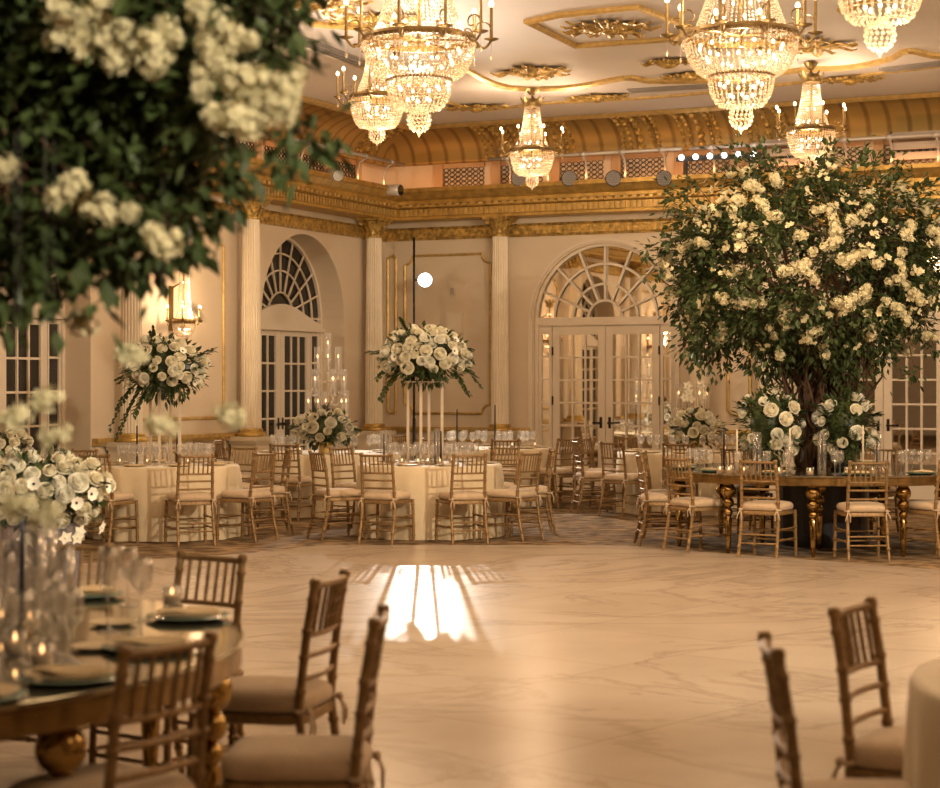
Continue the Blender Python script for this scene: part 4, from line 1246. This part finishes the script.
# ------------------------------------------------------------------ the two flowering trees
def tree(label, base, ctr, rad, seed, ntip, trunk_top, spots, nrand, bs, drooping=(), leafL=.078, nleaf=27, nloose=0, nvine=64, fill=(), near_d=0, stem=1.0):
    rr = random.Random(seed)
    t = thing('flowering_tree', label, 'tree', base, 0, 'white flowering trees on the gold tables')
    B = Vector(base); c = Vector(ctr) - B; rx, ry, rz = rad
    mb = MB(); mb.lathe([(0, 0), (.45, 0), (.45, .62), (.42, .64), (0, .64)], 40); mb.build('base', M['base'], t)
    tt = Vector(trunk_top) - B
    # twisted stems
    tr = MB(); ends = []
    for i in range(15):
        a = 2 * PI * i / 15 + rr.uniform(-.2, .2)
        p0 = Vector((.17 * math.cos(a), .17 * math.sin(a), .6)); d = Vector((math.cos(a), math.sin(a), 0))
        e = c + Vector((d.x * rx * rr.uniform(.35, .75), d.y * ry * rr.uniform(.35, .75), rz * rr.uniform(-.45, .35)))
        pts = []; nse = [Vector((rr.uniform(-.07, .07), rr.uniform(-.07, .07), 0)) for _ in range(12)]
        for k in range(12):
            u = k / 11; sw = a + 2.2 * u
            core = p0.lerp(tt, min(1, u * 1.6)) if u < .62 else tt
            q = p0.lerp(tt + Vector((.2 * math.cos(sw), .2 * math.sin(sw), 0)), min(1, u / .5)) if u < .5 else (tt + Vector((.2 * math.cos(sw), .2 * math.sin(sw), 0))).lerp(e, (u - .5) / .5)
            pts.append(q + nse[k] * (1 if 0 < k < 11 else 0))
        tr.tube(pts, [.036 * (1 - .6 * k / 11) * (stem if k > 6 else 1) + .006 for k in range(12)], 6)
        ends.append((pts[-1], pts[8]))
    for i in range(nvine):
        a = rr.uniform(0, 2 * PI); p0 = Vector((.2 * math.cos(a), .2 * math.sin(a), .62)); a2 = a + rr.choice((-1, 1)) * rr.uniform(.6, 2.2); q = rr.uniform(.1, .55)
        e = Vector((tt.x + q * rx * math.cos(a2), tt.y + q * ry * math.sin(a2), c.z - rz * rr.uniform(.3, .8)))
        tr.tube([p0.lerp(e, k / 8) + Vector((rr.uniform(-.07, .07), rr.uniform(-.07, .07), rr.uniform(-.04, .04))) * (k % 8 > 0) for k in range(9)], [.02 - .013 * k / 8 for k in range(9)], 5)
    tr.build('trunk', M['bark'], t, True)
    br = MB(); fo = MB(); tips = []
    for i in range(ntip):
        z = rr.uniform(-1, 1); a = rr.uniform(0, 2 * PI); q = math.sqrt(1 - z * z)
        k = rr.uniform(.4, 1) ** .5 * (1 + .13 * math.sin(3 * a + 1.3) * math.cos(4 * z) + rr.uniform(-.05, .1))
        d = Vector((q * math.cos(a), q * math.sin(a), z))
        tips.append((c + Vector((d.x * rx, d.y * ry, d.z * rz)) * k, d))
    for p in fill: tips.append((Vector(p) - B, Vector((rr.uniform(-.5, .5), -.6, rr.uniform(-.5, .3)))))
    ntip = len(tips)
    for p in drooping: tips.append((Vector(p) - B, Vector((rr.uniform(-.5, .5), rr.uniform(-.5, .5), -.5))))
    for i, (p, d) in enumerate(tips):
        if i % 4 == 0 or i >= ntip:
            e = min(ends, key=lambda q: (q[0] - p).length)[0]
            m = e.lerp(p, .5) + Vector((rr.uniform(-.1, .1), rr.uniform(-.1, .1), rr.uniform(0, .1)))
            br.tube([e, m, p], [.012, .008, .004], 4)
        sd_ = .05 if i >= ntip else .088
        for j in range(nleaf if i < ntip else nleaf // 2):
            o = Vector((rr.gauss(0, sd_), rr.gauss(0, sd_), rr.gauss(0, sd_ * .9)))
            dd = d * .5 + o * 5 + Vector((rr.uniform(-.6, .6), rr.uniform(-.6, .6), rr.uniform(-.7, .3)))
            L = leafL * rr.uniform(.7, 1.25)
            fo.leaf(p + o, dd, (rr.uniform(-.6, .6), rr.uniform(-.6, .6), 1), L, L * .56)
    br.build('branches', M['bark'], t)['kind'] = 'stuff'
    fo.build('foliage', M['leaf'], t)['kind'] = 'stuff'
    # blossom bunches: the ones facing the viewer first
    pos = []
    for (px, py, k) in spots:
        v = Vector(((px - PX) / F, 1, (PY - py) / F)); o = Vector((0, 0, CAMZ)) - B - c
        S = Vector((1 / rx, 1 / ry, 1 / rz)); vo = Vector((v.x * S.x, v.y * S.y, v.z * S.z)); oo = Vector((o.x * S.x, o.y * S.y, o.z * S.z))
        a_, b_, c_ = vo.dot(vo), 2 * vo.dot(oo), oo.dot(oo) - 1.0
        D = b_ * b_ - 4 * a_ * c_
        s = (-b_ - math.sqrt(D)) / (2 * a_) if D > 0 else -b_ / (2 * a_)
        h = o + v * s + c
        if near_d: h = at(px, py, near_d) - B
        run = Vector((rr.uniform(-1, 1), 0, rr.uniform(-1, .2))).normalized()
        for j in range(k):
            pos.append((h + run * (bs * 1.15 * (j - (k - 1) / 2)) + Vector((rr.uniform(-.4, .4), rr.uniform(-.5, .2), rr.uniform(-.4, .4))) * bs, bs * rr.uniform(.7, 1.15)))
    nfront = len(pos)
    for i in range(nrand):
        z = rr.uniform(-.7, 1); a = rr.uniform(0, 2 * PI); q = math.sqrt(1 - z * z)
        d = Vector((q * math.cos(a), q * math.sin(a), z))
        h = c + Vector((d.x * rx, d.y * ry, d.z * rz)) * rr.uniform(.93, 1.06)
        for j in range(3): pos.append((h + Vector((rr.uniform(-1, 1), rr.uniform(-1, 1), rr.uniform(-1, .6))) * bs * 1.3, bs * rr.uniform(.7, 1.1)))
    rest = MB()
    for i, (p, s) in enumerate(pos):
        if i < 100:
            put(BLOS[i % 3], 'blossom_cluster', t, p, (p - c) + Vector((0, 0, .4)), s, rr.uniform(0, 6))
        else:
            me = BLOS[i % 3]; Rm = Euler((rr.uniform(0, 6), rr.uniform(0, 6), 0)).to_matrix()
            rest.add([tuple(Rm @ v.co * s + p) for v in me.vertices], [tuple(f.vertices) for f in me.polygons])
    for i in range(nloose):
        z = rr.uniform(-.8, .95); a = rr.uniform(0, 2 * PI); q = math.sqrt(1 - z * z)
        d = Vector((q * math.cos(a), q * math.sin(a), z))
        h = c + Vector((d.x * rx, d.y * ry, d.z * rz)) * rr.uniform(.88, 1.06)
        for j in range(rr.choice((1, 2, 3, 4))):
            k = h + Vector((rr.uniform(-1, 1), rr.uniform(-1, 1), rr.uniform(-1, 1))) * .07; s = rr.uniform(.022, .04)
            t1 = d.cross(Vector((.2, .3, .9))).normalized(); b1 = d.cross(t1)
            for m in range(2):
                dd = (d + Vector((rr.uniform(-.6, .6), rr.uniform(-.6, .6), rr.uniform(-.6, .6)))).normalized()
                kk = k + Vector((rr.uniform(-1, 1), rr.uniform(-1, 1), rr.uniform(-1, 1))) * s
                t1 = dd.cross(Vector((.2, .3, .9))).normalized(); b1 = dd.cross(t1)
                for w5 in range(5):
                    w = 2 * PI * w5 / 5; e = t1 * math.cos(w) + b1 * math.sin(w); sd = dd.cross(e)
                    rest.add([tuple(kk), tuple(kk + e * s * .6 + sd * s * .42), tuple(kk + e * s + dd * s * .25), tuple(kk + e * s * .6 - sd * s * .42)], [(0, 1, 2, 3)])
    if rest.v: rest.build('blossoms', M['blossom'], t)['kind'] = 'stuff'
    return t
SP_R = [(330, 170, 3), (400, 150, 2), (390, 250, 3), (470, 310, 2), (450, 400, 4), (490, 380, 3), (570, 290, 4), (560, 330, 3), (620, 370, 4), (640, 250, 4), (640, 490, 4), (590, 500, 2), (760, 375, 2),
        (780, 190, 2), (820, 220, 3), (790, 290, 2), (750, 430, 4), (800, 480, 4), (760, 540, 3), (868, 310, 4), (330, 500, 3), (420, 560, 3), (380, 590, 2), (505, 600, 3), (410, 660, 1),
        (550, 715, 1), (680, 585, 2), (720, 140, 1), (180, 330, 2), (240, 490, 2), (610, 385, 2), (540, 640, 2), (780, 640, 2), (740, 510, 3), (280, 410, 2), (690, 390, 1), (500, 430, 2), (350, 210, 2)]
SP_R = [(640 + x / 2.92, 130 + y / 2.92, k) for x, y, k in SP_R]
tree('tall leafy tree with white blossom clusters rising through the far mirror topped table', (TT.x, TT.y, 0), (3.40, 19.1, 2.76), (1.50, 1.35, 1.06), 21, 560, (3.52, 19.1, 1.65), SP_R, 30, .060,
     [tuple(at(x, y, 18.6)) for x, y in ((648, 250), (655, 275), (665, 240), (672, 205), (690, 330), (684, 352), (700, 365), (925, 330), (935, 350), (915, 375), (938, 230), (900, 165), (870, 152), (830, 155))], .08, 36, 210)
SP_L = [(82, 18, 5), (60, 10, 2), (112, 40, 5), (98, 28, 3), (140, 48, 4), (166, 52, 3), (210, 20, 3), (232, 42, 3), (250, 85, 5), (268, 82, 4), (262, 105, 4), (240, 120, 4), (205, 75, 3), (285, 112, 2), (62, 190, 2), (108, 205, 3), (160, 232, 2), (12, 165, 1)]
drp = [tuple(at(x, y, d)) for x, y, d in ((20, 255, 5.1), (45, 270, 5.0), (75, 292, 5.0), (85, 275, 5.2), (120, 262, 5.2), (155, 238, 5.1), (175, 232, 5.1), (135, 262, 5.2), (5, 275, 5), (100, 250, 5.1), (302, 125, 5.5), (310, 135, 5.5), (298, 155, 5.5), (282, 20, 5.4), (275, 45, 5.4), (200, 215, 5.2), (215, 190, 5.3), (60, 240, 5), (30, 240, 5), (10, 235, 5), (170, 220, 5.2))]
fr = random.Random(5); fillL = []
def inside_l(x, y):
    return x < 285 - max(0, y - 60) * .55 and y < 285 - x * .32
while len(fillL) < 300:
    x, y = fr.uniform(-120, 285), fr.uniform(-60, 280)
    if inside_l(x + 18, y + 18): fillL.append(tuple(at(x, y, fr.uniform(4.95, 6.4))))
tree('near leafy white blossoming tree filling the upper left corner of the picture', (TF.x, TF.y, .012), (-2.25, 5.85, 3.0), (1.28, 1.15, 1.10), 22, 620, (-2.35, 6.05, 1.65), SP_L, 5, .04, drp, .074, 46, 30, 0, fillL, 4.85, .3)
# single blossoms hung on clear threads from the near tree
for x, y, d, lab in ((15, 418, 4.9, 'cream blossom on a thread at the left edge above the near arrangement'), (47, 400, 5.1, 'small cream blossom on a thread before the white paned doors'), (54, 436, 4.9, 'cream blossom hanging over the near white arrangement'),
                     (82, 323, 5.2, 'cream blossom hanging just under the near foliage before the white doors'), (130, 356, 5.2, 'cream blossom hanging at the left of the tall sconce side flowers'), (162, 424, 5.1, 'cream blossom hanging over the left cloth table'),
                     (231, 416, 5.2, 'cream blossom hanging before the fluted column near the dark doors'), (45, 515, 4.8, 'cream blossom hanging below the near arrangement beside the dark taper'), (20, 505, 4.8, 'cream blossom hanging lowest at the left edge by the near arrangement')):
    p = at(x, y, d)
    t = thing('hanging_blossom', lab, 'blossom', p, 0, 'blossoms hung from the near tree')
    put(BLOS[int(x) % 3], 'blossom_cluster', t, (0, 0, 0), (rnd.uniform(-.5, .5), -.5, 1), .042, rnd.uniform(0, 6)).scale = (.048, .048, .034)
    mb = MB(); mb.tube([(0, 0, 0), (0, 0, 2.25 - p.z)], .0006, 3); mb.build('thread', M['thread'], t)

# ------------------------------------------------------------------ tableware
def wine_glass(n):
    mb = MB(); mb.lathe([(0, 0), (.036, 0), (.034, .004), (.006, .012), (.0045, .03), (.0045, .088), (.012, .097), (.034, .118), (.043, .150), (.041, .185), (.034, .222), (.032, .222), (.039, .185), (.041, .150), (.032, .120), (.0, .10)], n)
    return mb.mesh('wine_glass', M['glass'], True)
GLS, GLN = wine_glass(12), wine_glass(24)
GLN.materials[0] = M['glassnear']
fl = MB(); fl.lathe([(0, 0), (.036, 0), (.034, .004), (.006, .012), (.005, .12), (.02, .135), (.033, .18), (.034, .24), (.030, .285), (.028, .285), (.032, .24), (.031, .18), (.0, .14)], 24)
FLU = fl.mesh('goblet', M['glassnear'], True)
pl = MB(); pl.lathe([(0, 0), (.10, 0), (.145, .012), (.15, .016), (.145, .018), (.10, .008), (0, .006)], 40); CHG = autosmooth(pl.mesh('charger', M['charger']))
pl = MB(); pl.lathe([(0, .008), (.08, .008), (.125, .022), (.128, .025), (.12, .026), (.08, .014), (0, .013)], 36); PLT = autosmooth(pl.mesh('dinner_plate', M['plate']))
pl = MB(); pl.lathe([(0, 0), (.05, 0), (.08, .010), (.082, .013), (.05, .007), (0, .006)], 28); BRP = autosmooth(pl.mesh('bread_plate', M['plate']))
nb = MB()
N = 14
vs = []
for i in range(N + 1):
    for j in range(7):
        u, v = i / N - .5, j / 6 - .5
        vs.append((u * .21, v * .11 * (1 - .5 * abs(u)), .014 + .010 * math.cos(v * 9) ** 2 + .010 * math.sin(u * 6) * v))
nb.add(vs, [(i * 7 + j, (i + 1) * 7 + j, (i + 1) * 7 + j + 1, i * 7 + j + 1) for i in range(N) for j in range(6)])
nb.add([(v[0], v[1], .0135) for v in vs], [(i * 7 + j, i * 7 + j + 1, (i + 1) * 7 + j + 1, (i + 1) * 7 + j) for i in range(N) for j in range(6)])
NAP = nb.mesh('napkin', M['napkin'], True)
vc = MB(); vc.lathe([(0, 0), (.034, 0), (.038, .075), (.036, .075), (.032, .006), (0, .006)], 18); VCUP = vc.mesh('glass_cup', M['glass'], True)
vc = MB(); vc.lathe([(0, .007), (.031, .007), (.031, .04), (0, .04)], 16); VWAX = vc.mesh('wax', M['wax'], True)
vc = MB(); vc.lathe([(.001, .042), (.007, .051), (.006, .060), (.001, .072)], 8); VFL = vc.mesh('flame', M['flame'], True)
TAP = MB(); TAP.lathe([(0, .02), (.011, .02), (.009, 1), (0, 1.002)], 10)
TB = MB(); TB.lathe([(0, 0), (.04, 0), (.035, .008), (.014, .014), (.015, .035), (0, .035)], 14)
TBM = TB.mesh('holder', M['brass'], True)
def glass(x, y, z, lab, grp, me=None):
    o = link('wine_glass', me or GLS, None, (x, y, z), rnd.uniform(0, 1)); return tag(o, lab, 'wine glass', grp)
def votive(x, y, z, lab, grp, lit=True):
    t = thing('votive_candle', lab, 'candle', (x, y, z), 0, grp)
    link('glass_cup', VCUP, t); link('wax', VWAX, t); link('flame', VFL, t)
def taper(x, y, z, h, mat, lab, grp=None, tube=0):
    t = thing('taper_candle', lab, 'candle', (x, y, z), 0, grp)
    link('holder', TBM, t)
    mb = MB(); mb.lathe([(0, .02), (.011, .02), (.0085, h - .01), (.003, h), (0, h)], 10); mb.build('candle', M[mat], t, True)
    if tube:
        mb = MB(); mb.lathe([(.0, .0), (.041, .0), (.041, tube), (.039, tube)], 18); mb.build('glass_tube', M['glass'], t, True)
def setting(T, r_gl, r_pl, angs, zt, where, glasses=2):
    for a0 in angs:
        for k in range(glasses):
            a = R(a0 + (-14, 4, 16)[k]); q = r_gl + (0, .05, -.03)[k]
            glass(T.x + q * math.cos(a), T.y + q * math.sin(a), zt, 'clear stemmed wine glass on ' + where, 'wine glasses on ' + where)
        a = R(a0)
        x, y = T.x + r_pl * math.cos(a), T.y + r_pl * math.sin(a)
        tag(link('dinner_plate', PLT, None, (x, y, zt - .008)), 'ivory dinner plate on ' + where, 'plate', 'plates on ' + where)
        tag(link('napkin', NAP, None, (x, y, zt + .0015), a + PI / 2), 'folded champagne napkin on a plate on ' + where, 'napkin', 'napkins on ' + where)
Z1 = .7595
setting(T1, .44, .6, [-114, -68, -24, 20, 65, 110, 155, 200], Z1, 'the left cloth table below the sconce', 3)
setting(T2, .44, .6, [-152, -113, -71, -36, 4, 50, 95, 140], Z1, 'the middle cloth table before the spotlight', 3)
setting(T3, .62, .75, [-120, -60, -15, 30, 80, 130, 180, 225], Z1, 'the low bouquet table by the dark doors')
setting(T4, .55, .7, [-150, -115, -82, -45, -5, 40, 90, 140], Z1, 'the back corner table', 3)
setting(T5, .55, .7, [-170, -135, -100, -60, -20, 30, 90, 150], Z1, 'the bouquet table left of the tree')
setting(T0, .5, .65, [-100, -60, -20, 20], Z1, 'the left edge table by the side doors')
def tw(px, T, dy): return at(px, 0, T.y + dy).x, T.y + dy
def votives(T, lst, where, z):
    for px, dy in lst:
        x, y = tw(px, T, dy); votive(x, y, z, 'lit votive candle in a glass cup on ' + where, 'votives on ' + where)
votives(T1, [(120, -.25), (147, -.3), (188, -.3), (212, -.05)], 'the left cloth table below the sconce', Z1)
votives(T2, [(402, -.36), (418, -.42), (440, -.4), (452, -.28), (392, -.25), (428, -.3)], 'the middle cloth table before the spotlight', Z1)
votives(T3, [(300, -.3), (352, -.35)], 'the low bouquet table by the dark doors', Z1)
votives(T4, [(470, -.3), (512, -.35), (535, -.2)], 'the back corner table', Z1)
votives(T5, [(664, -.2), (725, -.25)], 'the bouquet table left of the tree', Z1)
votives(T0, [(34, -.2), (40, 0)], 'the left edge table by the side doors', Z1)
for px, dy, h, lab in ((137, -.28, .42, 'black taper candle standing left on the left cloth table'), (177, .2, .34, 'black taper candle standing right on the left cloth table')):
    x, y = tw(px, T1, dy); taper(x, y, Z1, h, 'taper', lab)
for px, dy, h, tb, lab in ((384, -.1, .33, .36, 'dark taper in a clear tube, left of the middle table flower stand'), (388, .05, .31, .36, 'dark taper in a clear tube, right beside another left of the middle flower stand'), (435, -.25, .34, .36, 'dark taper in a clear tube right of the middle flower stand, first of three'),
                       (441, -.3, .36, 0, 'bare dark taper right of the middle flower stand'), (438, .02, .35, .38, 'dark taper in a clear tube right of the middle flower stand, farthest of three')):
    x, y = tw(px, T2, dy); taper(x, y, Z1, h, 'taper', lab, None, tb)
for px, dy, h, lab in ((495, -.5, .58, 'tall dark taper before the back corner table glasses'), (457, .1, .52, 'tall dark taper at the left of the back corner table')):
    x, y = tw(px, T4, dy); taper(x, y, Z1, h, 'taper', lab)
for px, dy, h, lab in ((39, -.1, .3, 'dark taper at the left edge table, left one'), (47, -.05, .26, 'dark taper at the left edge table, right one')):
    x, y = tw(px, T0, dy); taper(x, y, Z1, h, 'taper', lab)
# the tree table
ZT = .7605
for px, d, mat, h, tb, lab in ((737, 17.9, 'ivorytaper', .42, 0, 'ivory taper on the tree table, leftmost of the ivory ones'), (724, 18.1, 'taper', .42, 0, 'dark taper on the tree table, beside the leftmost ivory taper'), (757, 17.8, 'taper', .36, .4, 'dark taper in a clear tube before the white flowers at the tree foot'),
                               (790, 17.75, 'ivorytaper', .44, .3, 'ivory taper in a clear tube straight before the tree trunk'), (822, 17.8, 'taper', .38, .4, 'dark taper in a clear tube right of the trunk'), (863, 17.9, 'ivorytaper', .46, 0, 'ivory taper on the tree table, rightmost of the ivory ones'), (877, 18.2, 'taper', .34, .36, 'dark taper in a clear tube beside the rightmost ivory taper')):
    p = at(px, 0, d); taper(p.x, p.y, ZT, h, mat, lab, None, tb)
for px, d in ((720, 17.95), (729, 17.85), (731, 18.15), (744, 17.75), (746, 18.05), (779, 17.7), (848, 17.75), (856, 18.05), (872, 17.8), (882, 17.95), (810, 17.6)):
    p = at(px, 0, d); votive(p.x, p.y, ZT, 'lit votive candle in a glass cup on the tree table', 'votives on the tree table')
for px, d in ((690, 18.6), (696, 18.4), (703, 18.5), (710, 18.3), (699, 18.8), (738, 17.8), (767, 17.85), (787, 17.62), (835, 17.85), (840, 18.0), (905, 18.1), (912, 18.3), (920, 18.0), (928, 18.2), (901, 17.9)):
    p = at(px, 0, d); glass(p.x, p.y, ZT, 'clear stemmed wine glass on the tree table', 'wine glasses on the tree table')
for i, ang in enumerate((162, -177, -148, -119, -88, -61, -35, 60, 110)):
    a = R(ang); x, y = TT.x + 1.42 * math.cos(a), TT.y + 1.42 * math.sin(a)
    tag(link('charger', CHG, None, (x, y, ZT)), 'teal glass charger on the tree table', 'plate', 'chargers on the tree table')
    tag(link('dinner_plate', PLT, None, (x, y, ZT + .002)), 'ivory dinner plate on the tree table', 'plate', 'plates on the tree table')
    tag(link('napkin', NAP, None, (x, y, ZT + .013), a + PI / 2), 'folded champagne napkin on the tree table', 'napkin', 'napkins on the tree table')
# near mirror table
ZN = .7605 + .012
def near(px, py): p = on(px, py, ZN); return p.x, p.y
for px, py, ang, lab in ((70, 681, -28, 'charger with folded napkin nearest the front rim of the mirror table'), (188, 619, 12, 'charger with folded napkin at the dance floor side of the mirror table'), (86, 597, 50, 'charger with folded napkin at the back of the mirror table'), (-30, 700, -60, 'charger at the left picture edge on the mirror table'), (150, 650, -8, 'charger with napkin seen through the nearest chair back')):
    x, y = near(px, py)
    tag(link('charger', CHG, None, (x, y, ZN)), 'teal glass ' + lab, 'plate')
    tag(link('dinner_plate', PLT, None, (x, y, ZN + .002)), 'ivory plate on the ' + lab.replace(' with folded napkin', '').replace(' with napkin', ''), 'plate')
    tag(link('napkin', NAP, None, (x, y, ZN + .013), R(ang)), 'champagne napkin on the ' + lab.replace(' with folded napkin', '').replace(' with napkin', ''), 'napkin')
for px, py, lab in ((113, 625, 'ivory bread plate below the tall goblet on the mirror table'), (97, 649, 'ivory bread plate left of the nearest chair back on the mirror table')):
    x, y = near(px, py); tag(link('bread_plate', BRP, None, (x, y, ZN)), lab, 'plate')
for px, py, me, lab in ((70, 662, GLN, 'round wine glass standing clear of the others before the front charger'), (108, 632, FLU, 'tall goblet with bright highlight in the middle of the mirror table'), (141, 620, GLN, 'wine glass right of the tall goblet on the mirror table'), (128, 606, GLN, 'wine glass behind the tall goblet on the mirror table'),
                        (36, 650, FLU, 'goblet beside the lit votive at the left of the mirror table'), (50, 640, GLN, 'wine glass crowded beside the goblet and votive'), (20, 665, GLN, 'wine glass at the left edge before the votive'), (55, 655, GLN, 'wine glass just left of the round clear standing one'), (5, 640, FLU, 'goblet at the left picture edge')):
    x, y = near(px, py); glass(x, y, ZN, lab, None, me)
for px, py, lab in ((15, 655, 'lit votive candle glowing at the left of the mirror table'), (42, 668, 'lit votive candle low between the goblets'), (2, 630, 'lit votive candle at the left picture edge'), (30, 632, 'lit votive candle behind the goblets by the clear tubes'), (172, 606, 'lit votive candle at the far side of the mirror table')):
    x, y = near(px, py); votive(x, y, ZN, lab, None)
x, y = near(22, 634); taper(x, y, ZN, .40, 'taper', 'tall black taper on the near mirror table at the left edge')
for i, (px, py, h) in enumerate(((14, 630, .30), (33, 626, .34), (44, 622, .36), (62, 618, .25))):
    x, y = near(px, py); mb = MB(); mb.lathe([(0, .004), (.0, 0), (.045, 0), (.045, h), (.043, h), (.043, .008), (0, .008)], 24)
    tag(mb.build('glass_cylinder', M['glassnear'], None, True, (x, y, ZN)), ('clear glass cylinder at the left of the black taper', 'clear glass cylinder right beside the black taper', 'tallest clear glass cylinder right of the black taper', 'short clear glass cylinder nearest the ribbed pedestal')[i], 'vase')
# plate and napkin on the lower right table
p = Vector((1.86, 4.78)); zr = .8055 + .012
tag(link('dinner_plate', PLT, None, (1.50, 5.02, zr - .008)), 'ivory plate at the rim of the cloth table in the lower right corner', 'plate')
tag(link('napkin', NAP, None, (1.50, 5.02, zr + .0015), 1.2), 'champagne napkin on the plate in the lower right corner', 'napkin')

# ------------------------------------------------------------------ crystal candelabra
def candelabra(loc, label, h, tiers, orch=0):
    t = thing('crystal_candelabra', label, 'candelabra', loc, 0)
    mb = MB(); mb.lathe([(0, 0), (.12, 0), (.11, .012), (.02, .02), (.016, h * .3), (.03, h * .32), (.016, h * .34), (.013, h - .02), (.03, h), (0, h)], 16); mb.build('stem', M['acrylic'], t, True)
    for (z, r, k, ph) in tiers:
        for j in range(k):
            w = 2 * PI * j / k + ph; x, y = r * math.cos(w), r * math.sin(w)
            a = MB()
            if r > .01: a.tube([(0, 0, z - .08), (x * .5, y * .5, z - .11), (x * .9, y * .9, z - .06), (x, y, z)], .009, 6)
            a.lathe([(0, 0), (.035, 0), (.045, .02), (0, .022)], 14, (x, y, z)); o = a.build('arm', M['crystal'], t, True)
            a = MB(); a.lathe([(.042, z + .02), (.042, z + .34)], 16, (x, y, 0)); a.build('glass_tube', M['glass'], o, True)
            a = MB(); a.lathe([(0, z + .02), (.012, z + .02), (.011, z + .2), (0, z + .2)], 10, (x, y, 0)); a.build('candle', M['ivorytaper'], o, True)
            a = MB(); a.lathe([(.001, z + .2), (.009, z + .214), (.007, z + .23), (.001, z + .25)], 8, (x, y, 0)); a.build('flame', M['flame'], o, True)
            a = MB(); a.octa((x, y, z - .05), .014, .035); a.build('crystal_drop', M['crystal'], o)
    for j in range(orch):
        put(ORCH, 'orchid_bloom', t, (rnd.uniform(-.12, .12), -.1, h + rnd.uniform(-.15, .15)), (rnd.uniform(-.4, .4), -1, .3), .07, rnd.uniform(0, 6))
    return t
candelabra((T3.x, T3.y + .1, Z1), 'tall tiered crystal candelabra with candles in glass tubes before the dark arched doors', 1.15, [(1.15, 0.0, 1, 0), (.98, .15, 3, .6), (.70, .2, 5, .1), (.42, .25, 5, .5)])
p = at(693, 0, T5.y + .25)
candelabra((p.x, p.y, Z1), 'clear candelabra topped by white orchids behind the bouquet left of the tree', .75, [(.52, .2, 4, .3)], 7)

# ------------------------------------------------------------------ camera, world, view
cam = bpy.data.cameras.new('camera'); co = bpy.data.objects.new('camera', cam); COL.objects.link(co)
co.location = (0, 0, CAMZ); co.rotation_euler = (PI / 2, 0, 0)
cam.sensor_width = 36; cam.lens = F / 940 * 36; cam.shift_y = -9 / 940
cam.clip_start = .1; cam.clip_end = 200
cam.dof.use_dof = True; cam.dof.focus_distance = 20.0; cam.dof.aperture_fstop = 3.2
scene.camera = co
w = bpy.data.worlds.new('night'); scene.world = w; w.use_nodes = True
w.node_tree.nodes['Background'].inputs[0].default_value = (.01, .012, .02, 1)
vs_ = scene.view_settings
vs_.view_transform = 'Standard'; vs_.look = 'None'; vs_.gamma = 1; vs_.use_curve_mapping = False
vs_.exposure = EXPOSURE
cy = scene.cycles
cy.use_denoising = True
try: cy.denoiser = 'OPENIMAGEDENOISE'
except Exception: pass
cy.max_bounces = 8; cy.diffuse_bounces = 3; cy.glossy_bounces = 4; cy.transmission_bounces = 4; cy.transparent_max_bounces = 24
cy.sample_clamp_indirect = 4; cy.sample_clamp_direct = 0
cy.caustics_reflective = False; cy.caustics_refractive = False
cy.blur_glossy = 1.0
